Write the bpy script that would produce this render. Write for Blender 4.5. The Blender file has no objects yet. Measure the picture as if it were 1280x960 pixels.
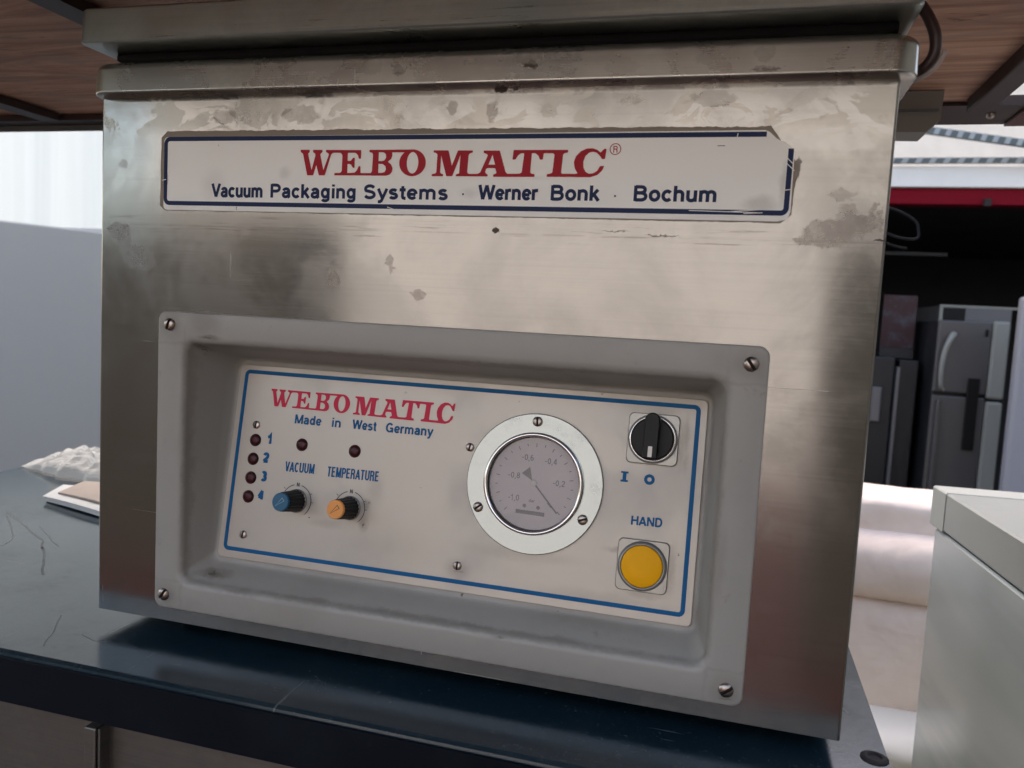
import bpy, math, random
from math import sin, cos, pi, radians as R
from mathutils import Vector, noise
from mathutils.geometry import tessellate_polygon
random.seed(7)
S = bpy.context.scene
COL = S.collection

# ------------------------------------------------------------------ camera
cam_d = bpy.data.cameras.new('camera'); cam = bpy.data.objects.new('camera', cam_d); COL.objects.link(cam)
cam.location = (0.4786, -0.5156, 0.2527)
cam.rotation_euler = (R(85.0589), R(-3.0438), R(15.664))
cam_d.sensor_width = 36; cam_d.lens = 996.8 / 1280 * 36
cam_d.clip_start = 0.01; cam_d.clip_end = 500
cam_d.dof.use_dof = True; cam_d.dof.focus_distance = 0.62; cam_d.dof.aperture_fstop = 11.0
S.camera = cam

# ------------------------------------------------------------------ light
SUN_EL, SUN_AZ = 52, -28
w = bpy.data.worlds.new('World'); S.world = w; w.use_nodes = True
nt = w.node_tree; bg = nt.nodes['Background']
sky = nt.nodes.new('ShaderNodeTexSky'); sky.sky_type = 'NISHITA'; sky.sun_disc = False
sky.sun_elevation = R(SUN_EL); sky.sun_rotation = R(SUN_AZ); sky.air_density = 1.0; sky.dust_density = 2.5; sky.ozone_density = 0.0; sky.air_density = 1.0
wb = nt.nodes.new('ShaderNodeMix'); wb.data_type = 'RGBA'; wb.blend_type = 'MULTIPLY'; wb.inputs[0].default_value = 1   # hazy, milky daylight
wb.inputs[7].default_value = (1.09, .98, .88, 1); nt.links.new(sky.outputs[0], wb.inputs[6]); nt.links.new(wb.outputs[2], bg.inputs[0]); bg.inputs[1].default_value = 0.15
sl = bpy.data.lights.new('sun', 'SUN'); so = bpy.data.objects.new('sun', sl); COL.objects.link(so)
sl.energy = 0.55; sl.angle = R(25); sl.color = (1, 0.96, 0.9)
# the sun stands behind the stall, high and to the left
sd = Vector((sin(R(SUN_AZ)) * cos(R(SUN_EL)), cos(R(SUN_AZ)) * cos(R(SUN_EL)), sin(R(SUN_EL))))
so.rotation_euler = sd.to_track_quat('Z', 'Y').to_euler()
S.view_settings.view_transform = 'Standard'; S.view_settings.look = 'None'
S.view_settings.exposure = 2.06; S.view_settings.gamma = 1
S.cycles.max_bounces = 10; S.cycles.use_denoising = True
S.cycles.sample_clamp_indirect = 6

# ------------------------------------------------------------------ materials
def mat(name, col=(.5, .5, .5), rough=.5, metal=0, **k):
    m = bpy.data.materials.new(name); m.use_nodes = True
    b = m.node_tree.nodes['Principled BSDF']
    b.inputs['Base Color'].default_value = (*col, 1); b.inputs['Roughness'].default_value = rough
    b.inputs['Metallic'].default_value = metal
    for n, v in k.items(): b.inputs[n.replace('_', ' ')].default_value = v
    m.diffuse_color = (*col, 1)
    return m

class NG:
    """small helper for building node graphs"""
    def __init__(s, m): s.t = m.node_tree; s.N = s.t.nodes; s.b = s.N['Principled BSDF']; s._pos = None
    def n(s, t, **k):
        x = s.N.new('ShaderNode' + t)
        for a, v in k.items(): setattr(x, a, v)
        return x
    def l(s, a, b): s.t.links.new(a, b)
    def pos(s):
        if s._pos is None: s._pos = s.n('NewGeometry').outputs['Position']
        return s._pos
    def setin(s, i, v):
        if hasattr(v, 'is_output') or hasattr(v, 'links'): s.l(v, i)
        else: i.default_value = v
    def math(s, op, a, b=0, c=None, clamp=False):
        x = s.n('Math', operation=op, use_clamp=clamp)
        s.setin(x.inputs[0], a); s.setin(x.inputs[1], b)
        if c is not None: s.setin(x.inputs[2], c)
        return x.outputs[0]
    def mapping(s, scale, vec=None):
        x = s.n('Mapping'); x.inputs['Scale'].default_value = scale; s.l(vec or s.pos(), x.inputs[0]); return x.outputs[0]
    def noise(s, scale=5, detail=4, rough=.5, vec=None, sc=(1, 1, 1), dist=0):
        x = s.n('TexNoise'); x.inputs['Scale'].default_value = scale; x.inputs['Detail'].default_value = detail
        x.inputs['Roughness'].default_value = rough; x.inputs['Distortion'].default_value = dist
        s.l(s.mapping(sc, vec), x.inputs['Vector']); return x.outputs['Fac']
    def ramp(s, f, a, b, lo=0, hi=1):
        x = s.n('MapRange'); x.interpolation_type = 'SMOOTHSTEP'
        s.setin(x.inputs[0], f); x.inputs[1].default_value = a; x.inputs[2].default_value = b
        x.inputs[3].default_value = lo; x.inputs[4].default_value = hi; return x.outputs[0]
    def mix(s, f, a, b):
        x = s.n('Mix', data_type='RGBA')
        s.setin(x.inputs[0], f)
        for i, v in ((6, a), (7, b)):
            if isinstance(v, tuple): x.inputs[i].default_value = (*v, 1)
            else: s.l(v, x.inputs[i])
        return x.outputs[2]
    def bump(s, h, strength=.2, dist=.001):
        x = s.n('Bump'); x.inputs['Strength'].default_value = strength; x.inputs['Distance'].default_value = dist
        s.l(h, x.inputs['Height']); s.l(x.outputs[0], s.b.inputs['Normal'])
    def blobs(s, pts, amp=.014, scale=150, soft=.22):
        """irregular patches: pts = (x, z, rx, rz, strength)"""
        nz = s.n('TexNoise'); nz.inputs['Scale'].default_value = scale; nz.inputs['Detail'].default_value = 7; nz.inputs['Roughness'].default_value = .62; s.l(s.pos(), nz.inputs['Vector'])
        sub = s.n('VectorMath', operation='SUBTRACT'); s.l(nz.outputs['Color'], sub.inputs[0]); sub.inputs[1].default_value = (.5, .5, .5)
        sca = s.n('VectorMath', operation='SCALE'); s.l(sub.outputs[0], sca.inputs[0]); sca.inputs['Scale'].default_value = amp
        add = s.n('VectorMath', operation='ADD'); s.l(s.pos(), add.inputs[0]); s.l(sca.outputs[0], add.inputs[1])
        sep = s.n('SeparateXYZ'); s.l(add.outputs[0], sep.inputs[0])
        acc = 0.0
        for (x, z, rx, rz, st) in pts:
            dx = s.math('DIVIDE', s.math('SUBTRACT', sep.outputs[0], x), rx)
            dz = s.math('DIVIDE', s.math('SUBTRACT', sep.outputs[2], z), rz)
            d = s.math('SQRT', s.math('ADD', s.math('MULTIPLY', dx, dx), s.math('MULTIPLY', dz, dz)))
            f = s.ramp(d, 1 - soft * .5, 1 + soft * .5, st, 0)
            acc = s.math('MAXIMUM', f, acc)
        return acc

def steel(name, base=(.56, .53, .49), rough=.3, aniso=.75, stains=(), dark=(), streaky=.25, cloudy=.35, rot=0.25, top=False):
    m = mat(name, base, rough, 1.0); g = NG(m)
    g.b.inputs['Anisotropic'].default_value = aniso; g.b.inputs['Anisotropic Rotation'].default_value = rot
    t = g.n('Tangent', direction_type='UV_MAP'); g.l(t.outputs[0], g.b.inputs['Tangent'])
    cl = g.ramp(g.noise(11, 7, .68, dist=.4), .40, .64)
    br = g.noise(1, 4, .7, sc=(10, 10, 1100)); br2 = g.noise(1, 3, .6, sc=(2.5, 2.5, 260))
    col = g.mix(g.math('MULTIPLY', cl, cloudy), base, tuple(c * .72 for c in base))
    col = g.mix(g.math('MULTIPLY', g.ramp(br, .3, .7), streaky), col, tuple(c * 1.3 for c in base))
    col = g.mix(g.math('MULTIPLY', g.ramp(br2, .52, .68), streaky * .6), col, tuple(c * .62 for c in base))
    rg = g.math('ADD', g.math('MULTIPLY', cl, .08), g.math('MULTIPLY_ADD', br, .06, rough - .05))
    # hairline scratches along the grain and a few across it
    hs = g.ramp(g.noise(1, 2, .5, sc=(5, 5, 700)), .73, .76); vs = g.ramp(g.noise(1, 2, .5, sc=(330, 40, 17), dist=.3), .745, .77)
    sc_ = g.math('MAXIMUM', hs, vs)
    col = g.mix(g.math('MULTIPLY', sc_, .22), col, tuple(min(1, c * 1.7) for c in base)); rg = g.math('ADD', rg, g.math('MULTIPLY', sc_, .15))
    if top:   # dried rinse marks in the upper strip and under the sticker
        sp = g.n('SeparateXYZ'); g.l(g.pos(), sp.inputs[0])
        band = g.ramp(sp.outputs[2], .366, .382); lft = g.math('MAXIMUM', band, g.math('MULTIPLY', g.ramp(sp.outputs[0], .505, .54, 0, .4), g.ramp(sp.outputs[2], .27, .33)))
        n1 = g.noise(24, 5, .6, sc=(1, 1, 1.6), dist=1.4); n2 = g.noise(40, 5, .62, sc=(1, 1, 1.3), dist=.8)
        pk = g.math('MULTIPLY', g.ramp(n1, .50, .525), lft); pd = g.math('MULTIPLY', g.ramp(n2, .575, .60), lft)
        col = g.mix(g.math('MULTIPLY', pk, .30), col, (.47, .44, .37)); rg = g.math('ADD', rg, g.math('MULTIPLY', pk, .10))
        col = g.mix(g.math('MULTIPLY', pd, .27), col, (.19, .175, .155))
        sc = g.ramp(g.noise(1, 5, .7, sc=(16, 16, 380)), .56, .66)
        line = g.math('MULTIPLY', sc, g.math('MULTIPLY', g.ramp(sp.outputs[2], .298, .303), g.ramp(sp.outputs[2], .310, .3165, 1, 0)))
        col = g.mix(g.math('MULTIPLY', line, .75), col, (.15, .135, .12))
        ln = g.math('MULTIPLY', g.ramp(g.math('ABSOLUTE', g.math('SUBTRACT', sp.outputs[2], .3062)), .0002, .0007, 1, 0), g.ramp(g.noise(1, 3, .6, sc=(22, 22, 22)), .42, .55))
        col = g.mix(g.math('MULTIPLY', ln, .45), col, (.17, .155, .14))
    if stains:
        bl = g.blobs(stains); fine = g.ramp(g.noise(130, 5, .7), .3, .6, .55, 1); bl = g.math('MULTIPLY', bl, fine)
        col = g.mix(bl, col, (.17, .15, .13)); rg = g.math('ADD', rg, g.math('MULTIPLY', bl, .16))
    if dark:
        bd = g.blobs(dark, .006, 300, .5); col = g.mix(bd, col, (.035, .018, .012)); rg = g.math('ADD', rg, g.math('MULTIPLY', bd, .3))
        g.l(g.math('SUBTRACT', 1.0, g.math('MULTIPLY', bd, .8)), g.b.inputs['Metallic'])
    g.l(col, g.b.inputs['Base Color']); g.l(rg, g.b.inputs['Roughness'])
    g.bump(g.noise(4, 2, .4), .05, .004)
    return m

M = {}
M['steel'] = steel('brushed_steel_front', (.300, .290, .268), .145, .72, top=True, stains=[
    (.0175, .301, .010, .0075, .75), (.022, .293, .007, .006, .6), (.034, .282, .013, .009, .62), (.0425, .279, .007, .009, .45), (.026, .286, .008, .005, .6),
    (.2005, .2713, .0050, .0065, .7), (.1985, .276, .002, .005, .6), (.2438, .2856, .0028, .0035, .55), (.2455, .2805, .0012, .0035, .45),
    (.2657, .2634, .0058, .0036, .6), (.528, .311, .015, .009, .55), (.541, .316, .011, .008, .6), (.537, .3235, .006, .006, .4), (.551, .321, .0025, .008, .6), (.5555, .319, .0018, .006, .55), (.5134, .3071, .0055, .0022, .6), (.534, .334, .008, .003, .3),
    (.17, .386, .016, .006, .4), (.108, .386, .010, .005, .35), (.285, .3885, .0035, .0035, .55), (.313, .386, .004, .007, .45), (.455, .392, .014, .005, .35), (.02, .352, .003, .003, .3), (.09, .30, .02, .004, .15)],
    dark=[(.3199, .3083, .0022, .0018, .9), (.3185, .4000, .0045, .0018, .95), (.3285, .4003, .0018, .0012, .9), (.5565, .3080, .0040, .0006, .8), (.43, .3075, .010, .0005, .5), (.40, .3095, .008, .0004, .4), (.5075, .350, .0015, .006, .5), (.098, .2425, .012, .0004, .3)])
M['steel_rim'] = steel('brushed_steel_rim', (.46, .445, .40), .28, .6, cloudy=.3, dark=[(.3405, .4105, .0060, .0013, .75), (.2505, .4085, .0030, .0008, .4), (.484, .4040, .008, .0012, .4)], stains=[
    (.2505, .4105, .0055, .004, .75), (.2705, .4045, .008, .004, .35), (.3396, .417, .0095, .006, .7), (.3405, .411, .006, .0016, .95),
    (.4827, .4135, .006, .005, .35), (.485, .4045, .008, .0018, .5), (.300, .4145, .004, .001, .6), (.45, .411, .006, .0025, .3), (.23, .413, .008, .005, .3), (.12, .41, .02, .006, .25), (.40, .409, .012, .004, .2)])
M['steel_lid'] = steel('brushed_steel_lid', (.46, .49, .45), .30, .5, cloudy=.8)
M['steel_dark'] = steel('inner_steel', (.30, .28, .26), .4, .3)

def painted(name, col, rough, spots=.25, scale=14, bump=.05, metal=0, spec=.5, dirt_shade=(.2, .18, .15), marks=(), soft=()):
    m = mat(name, col, rough, metal); g = NG(m); g.b.inputs['Specular IOR Level'].default_value = spec
    c1 = g.ramp(g.noise(scale, 6, .6), .5, .72); c2 = g.ramp(g.noise(scale * 5, 5, .7), .62, .75)
    c = g.mix(g.math('MULTIPLY', c1, spots * .5), col, dirt_shade); c = g.mix(g.math('MULTIPLY', c2, spots), c, dirt_shade)
    if soft: c = g.mix(g.blobs(soft, .008, 90, 1.6), c, tuple(d * .8 for d in dirt_shade))  # soft marks hold dirt, and on the surround some painted shade
    if marks: c = g.mix(g.blobs(marks, .006, 260, .5), c, tuple(d * .35 for d in dirt_shade))
    g.l(c, g.b.inputs['Base Color']); g.l(g.math('ADD', g.math('MULTIPLY', c1, .15), rough), g.b.inputs['Roughness'])
    if bump: g.bump(g.noise(900, 2, .5), bump, .0003)
    return m
M['surround'] = painted('grey_surround_enamel', (.33, .315, .28), .40, .42, 9, .2, dirt_shade=(.19, .16, .125),
    soft=[(.1012, .0388, .011, .0022, .8), (.130, .0325, .013, .0020, .6), (.096, .2365, .012, .010, .45), (.100, .224, .008, .0015, .7), (.0866, .2171, .003, .003, .6), (.338, .0314, .006, .0015, .4), (.464, .056, .010, .010, .35), (.46, .21, .012, .004, .4), (.28, .2180, .19, .0016, .45), (.0800, .12, .0018, .09, .4), (.4765, .12, .0018, .09, .35), (.28, .0335, .19, .0014, .4), (.066, .232, .009, .009, .35), (.066, .022, .009, .009, .35), (.4895, .2304, .009, .009, .35), (.4897, .0216, .009, .009, .35), (.48, .10, .003, .02, .25), (.155, .052, .03, .004, .3), (.40, .045, .04, .004, .3)],  # the long band along the recess top paints in its shade
    marks=[(.3002, .0471, .0011, .0013, .9), (.100, .2236, .004, .0004, .7), (.0985, .0386, .004, .0007, .6), (.3384, .0314, .002, .0006, .5), (.0850, .2135, .0007, .0010, .7), (.49, .0155, .004, .0005, .5), (.43, .052, .001, .0008, .6), (.372, .0455, .0008, .0006, .5)])
M['plate'] = painted('satin_faceplate', (.47, .435, .38), .36, .16, 11, .04, metal=.35, dirt_shade=(.33, .285, .235),
    soft=[(.2189, .1035, .004, .003, .6), (.2174, .0885, .003, .006, .55), (.1841, .0850, .010, .003, .35), (.2955, .0655, .008, .006, .5), (.451, .176, .002, .012, .5), (.452, .158, .0016, .006, .35), (.2241, .1148, .006, .010, .35), (.411, .0935, .008, .0018, .6), (.4485, .085, .0025, .014, .45), (.43, .067, .014, .003, .45), (.4485, .17, .002, .014, .4), (.43, .155, .012, .0015, .4), (.245, .075, .03, .012, .18), (.345, .082, .03, .004, .3), (.14, .05, .03, .004, .25), (.40, .06, .04, .004, .3)],
    marks=[(.2193, .1045, .0012, .0010, .5), (.26, .12, .0008, .0006, .5), (.2172, .0875, .0008, .002, .4), (.39, .20, .0008, .0005, .7), (.33, .19, .0005, .0005, .6), (.452, .0955, .0005, .0012, .7), (.2966, .0640, .0045, .0006, .35), (.24, .19, .001, .0007, .3)])
M['sticker'] = painted('white_vinyl', (.88, .89, .85), .30, .10, 12, 0, dirt_shade=(.5, .48, .43), soft=[(.487, .328, .008, .004, .45), (.16, .345, .004, .004, .25), (.10, .335, .008, .010, .18), (.5, .34, .002, .01, .4), (.30, .333, .006, .003, .2)], marks=[(.1045, .3655, .0005, .0005, .7), (.0605, .341, .0008, .004, .5), (.1205, .3195, .0006, .0010, .7), (.3295, .3335, .0006, .0004, .5)])
M['residue'] = painted('old_adhesive', (.27, .235, .19), .75, .5, 60, .3)
M['navy'] = mat('navy_ink', (.010, .024, .085), .5, Specular_IOR_Level=.2)
M['red_ink'] = mat('red_ink', (.40, .012, .025), .5, Specular_IOR_Level=.2)
M['rose_ink'] = mat('rose_ink', (.62, .03, .075), .5, Specular_IOR_Level=.2)
M['blue_ink'] = mat('blue_ink', (.001, .10, .25), .5, Specular_IOR_Level=.2)
M['ink_dark'] = mat('dark_blue_ink', (.012, .03, .07), .5)
M['chrome'] = painted('chromed_flange', (.335, .365, .36), .20, .25, 25, .02, metal=1, dirt_shade=(.35, .32, .28))
M['bezel'] = mat('polished_bezel', (.72, .70, .68), .12, 1)
M['screw'] = painted('dull_screw', (.42, .36, .31), .30, .5, 300, .02, metal=1, dirt_shade=(.12, .08, .06))
M['slot'] = mat('slot_dirt', (.02, .014, .012), .8)  # near-black, for screw slots, dial wall and small fittings
M['rubber'] = mat('black_rubber', (.005, .0045, .0045), .7, Specular_IOR_Level=.15)
M['black'] = mat('black_plastic', (.006, .0055, .0055), .42, Specular_IOR_Level=.25)
M['grey_ring'] = mat('grey_ring', (.17, .17, .175), .4, .6)
M['led'] = mat('dark_red_lens', (.050, .006, .009), .30, Specular_IOR_Level=.3)
M['yellow'] = painted('yellow_button', (.90, .42, .002), .5, .12, 80, 0, spec=.2, dirt_shade=(.5, .25, .05))
M['orange'] = painted('orange_cap', (.80, .32, .07), .42, .12, 100, 0)
M['bluecap'] = painted('blue_cap', (.006, .10, .19), .38, .12, 100, 0)
M['white'] = mat('white_mark', (.75, .70, .62), .4)
M['pale'] = mat('pale_line', (.22, .40, .45), .5)
M['dial'] = painted('dial_card', (.66, .58, .57), .6, .15, 30, 0)
M['dial_ink'] = mat('faded_dial_ink', (.035, .03, .032), .7)
M['hub'] = mat('needle_hub', (.72, .66, .60), .4)
M['switch_plate'] = painted('scuffed_zinc', (.27, .268, .25), .30, .5, 120, .05, metal=.85, dirt_shade=(.25, .23, .2))

m = bpy.data.materials.new('clouded_glass'); m.use_nodes = True; g = NG(m)
tr = g.n('BsdfTransparent'); gl = g.n('BsdfGlossy'); gl.inputs['Roughness'].default_value = .08; df = g.n('BsdfDiffuse'); df.inputs[0].default_value = (.52, .48, .47, 1)
mx1 = g.n('MixShader'); mx1.inputs[0].default_value = .34; g.l(tr.outputs[0], mx1.inputs[1]); g.l(df.outputs[0], mx1.inputs[2])
fr = g.n('Fresnel'); mx2 = g.n('MixShader'); g.l(fr.outputs[0], mx2.inputs[0]); g.l(mx1.outputs[0], mx2.inputs[1]); g.l(gl.outputs[0], mx2.inputs[2])
g.l(mx2.outputs[0], g.N['Material Output'].inputs[0]); M['glass'] = m

# table paint: dark blue enamel, dusty, scuffed
m = mat('blue_table_enamel', (.02, .035, .05), .2); g = NG(m)
d1 = g.ramp(g.noise(7, 6, .65), .45, .75); d2 = g.noise(160, 5, .6); sc = g.ramp(g.noise(1, 4, .6, sc=(9, 60, 9), dist=2.5), .66, .69)
c = g.mix(g.math('MULTIPLY', d1, .28), (.009, .024, .034), (.045, .06, .062)); c = g.mix(g.math('MULTIPLY', g.ramp(d2, .55, .8), .25), c, (.12, .13, .13))
c = g.mix(g.math('MULTIPLY', sc, .5), c, (.006, .008, .010))
fs = g.math('MAXIMUM', g.ramp(g.noise(1, 2, .5, sc=(260, 14, 9), dist=.5), .735, .76), g.ramp(g.noise(1, 2, .5, sc=(12, 330, 9), dist=.5), .74, .765))
c = g.mix(g.math('MULTIPLY', fs, .6), c, (.16, .18, .18)); ds = g.ramp(g.noise(900, 2, .6), .70, .76); c = g.mix(g.math('MULTIPLY', ds, .45), c, (.25, .26, .25))
g.l(c, g.b.inputs['Base Color']); g.l(g.math('ADD', g.math('MULTIPLY', d1, .14), g.math('ADD', g.math('MULTIPLY', d2, .16), .06)), g.b.inputs['Roughness'])
g.b.inputs['IOR'].default_value = 1.56; g.b.inputs['Specular IOR Level'].default_value = .40; g.bump(g.math('ADD', g.noise(420, 4, .7), g.math('MULTIPLY', g.noise(45, 3, .5), .8)), .10, .0005); M['table'] = m
M['scuff'] = painted('rubbed_scuff', (.05, .053, .053), .35, .8, 90, 0, spec=.4, dirt_shade=(.14, .15, .15))
M['table_edge'] = painted('blue_fascia_enamel', (.0035, .006, .010), .5, .2, 20, .05, spec=.12, dirt_shade=(.03, .035, .04))
M['panel_steel'] = steel('stained_panel', (.22, .21, .19), .45, .3, cloudy=.8)

def wood():
    m = mat('red_plywood', (.2, .1, .07), .7); g = NG(m)
    gr = g.noise(1, 7, .68, sc=(3.5, 26, 5), dist=1.6); kn = g.ramp(g.noise(1, 4, .65, sc=(9, 60, 1), dist=1.2), .62, .70)
    cl = g.noise(2.2, 4, .6)
    c = g.mix(g.ramp(gr, .3, .7), (.31, .135, .085), (.68, .39, .26)); c = g.mix(g.math('MULTIPLY', kn, .6), c, (.03, .012, .009))
    c = g.mix(g.math('MULTIPLY', g.ramp(g.noise(5, 5, .65, sc=(1, 2, 1), dist=1.5), .48, .68), .6), c, (.34, .23, .175))
    g.l(c, g.b.inputs['Base Color']); g.bump(gr, .3, .002); return m
M['ply'] = wood()
M['brown_steel'] = painted('brown_primer', (.035, .018, .015), .5, .3, 10, .05, dirt_shade=(.12, .06, .03))
M['grey_edge'] = mat('grey_edge', (.12, .12, .11), .6)
M['tent_white'] = mat('tent_white', (.68, .675, .655), .8)
M['curtain'] = mat('grey_curtain', (.13, .13, .12), .8)
M['locker_paint'] = mat('locker_paint', (.055, .051, .045), .7)
M['white_enamel'] = painted('white_enamel', (.45, .42, .38), .33, .08, 4, 0, dirt_shade=(.4, .4, .4))
M['cab_top'] = painted('offwhite_laminate', (.27, .285, .27), .35, .06, 8, 0)
M['cab_edge'] = painted('greyed_trim', (.33, .345, .32), .5, .1, 8, 0)
def film():
    m = mat('film_wrapped_side', (.2, .24, .23), .25); g = NG(m); g.b.inputs['Coat Weight'].default_value = .6; g.b.inputs['Coat Roughness'].default_value = .12
    h = g.noise(1, 3, .45, sc=(1.2, 1.2, 9), dist=.6); g.l(g.mix(g.ramp(h, .4, .65), (.30, .335, .33), (.42, .45, .44)), g.b.inputs['Base Color'])
    g.bump(h, .35, .006); return m
M['film'] = film()
def fabric():
    m = mat('cream_fabric', (.66, .575, .51), .85); g = NG(m); g.b.inputs['Specular IOR Level'].default_value = .15
    c = g.mix(g.ramp(g.noise(6, 4, .6), .4, .7), (.86, .72, .62), (.76, .62, .525)); g.l(c, g.b.inputs['Base Color'])
    g.bump(g.math('ADD', g.noise(1, 3, .5, sc=(6, 6, 5), dist=.6), g.math('MULTIPLY', g.noise(700, 2, .5), .02)), .8, .03); return m
M['fabric'] = fabric()
M['fabric_light'] = painted('ivory_fabric', (.86, .80, .70), .85, .1, 8, 0)
M['redbrown'] = painted('redbrown_wood', (.10, .03, .02), .5, .2, 8, 0)
M['paper'] = painted('paper_board', (.30, .25, .215), .7, .2, 30, .1)
M['paper_white'] = painted('white_paper', (.50, .52, .52), .6, .2, 30, .1)
def trans(name, col, f, rough=.6):
    m = bpy.data.materials.new(name); m.use_nodes = True; g = NG(m)
    a = g.n('BsdfDiffuse'); b = g.n('BsdfTranslucent'); a.inputs[0].default_value = (*col, 1)
    c = g.mix(g.ramp(g.noise(1, 3, .5, sc=(14, 14, .4)), .3, .7), tuple(x * .93 for x in col), col); g.l(c, a.inputs[0]); g.l(c, b.inputs[0])
    x = g.n('MixShader'); x.inputs[0].default_value = f; g.l(a.outputs[0], x.inputs[1]); g.l(b.outputs[0], x.inputs[2])
    g.l(x.outputs[0], g.N['Material Output'].inputs[0]); return m
M['tarp'] = trans('white_tarpaulin', (.55, .60, .60), .45)
M['roof_sheet'] = trans('translucent_roofing', (.97, .98, .98), .93)
M['plastic'] = trans('crumpled_polythene', (.82, .83, .80), .35)
M['rib_light'] = mat('grey_rib', (.38, .40, .40), .5); M['rib_dark'] = mat('dark_rib_bed', (.13, .15, .15), .6)
M['fascia_white'] = painted('white_fascia', (.90, .85, .79), .6, .1, 5, 0)
M['crimson'] = painted('crimson_beam', (.19, .005, .014), .6, .3, 3, 0, spec=.08, dirt_shade=(.10, .008, .015))
M['dark_wall'] = painted('dark_interior', (.012, .010, .013), .8, .1, 3, 0, dirt_shade=(.006, .006, .008))
M['fridge'] = painted('inox_fridge', (.105, .095, .09), .38, .1, 3, 0, metal=.4)
M['fridge_lilac'] = painted('lilac_fridge', (.30, .285, .30), .4, .1, 3, 0)
M['fridge_side'] = painted('fridge_side_trim', (.26, .245, .21), .45, .1, 3, 0)
M['fridge_white'] = painted('white_fridge', (.17, .16, .17), .4, .1, 3, 0)
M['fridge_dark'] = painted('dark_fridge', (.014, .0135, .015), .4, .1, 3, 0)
M['poster'] = painted('faded_poster', (.035, .007, .007), .6, .8, 14, 0, dirt_shade=(.10, .12, .15))
M['cable'] = mat('cable_sheath', (.014, .013, .014), .7, Specular_IOR_Level=.1)
M['batten'] = mat('dim_batten', (.012, .012, .013), .6)
M['box_grey'] = painted('beige_box', (.24, .225, .20), .5, .1, 9, 0)
M['brown_strap'] = mat('brown_rubber_hose', (.05, .028, .027), .4)
M['tube'] = mat('clear_tube', (.42, .37, .34), .3)
g_ = mat('concrete_ground', (.2, .2, .19), .85); g = NG(g_); g.l(g.mix(g.noise(3, 6, .6), (.018, .017, .015), (.040, .037, .031)), g.b.inputs['Base Color']); M['ground'] = g_
g_ = mat('terracotta_paving', (.3, .09, .06), .7); g = NG(g_); g.l(g.mix(g.noise(3, 6, .6), (.036, .009, .009), (.05, .014, .013)), g.b.inputs['Base Color']); M['terracotta'] = g_

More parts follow.
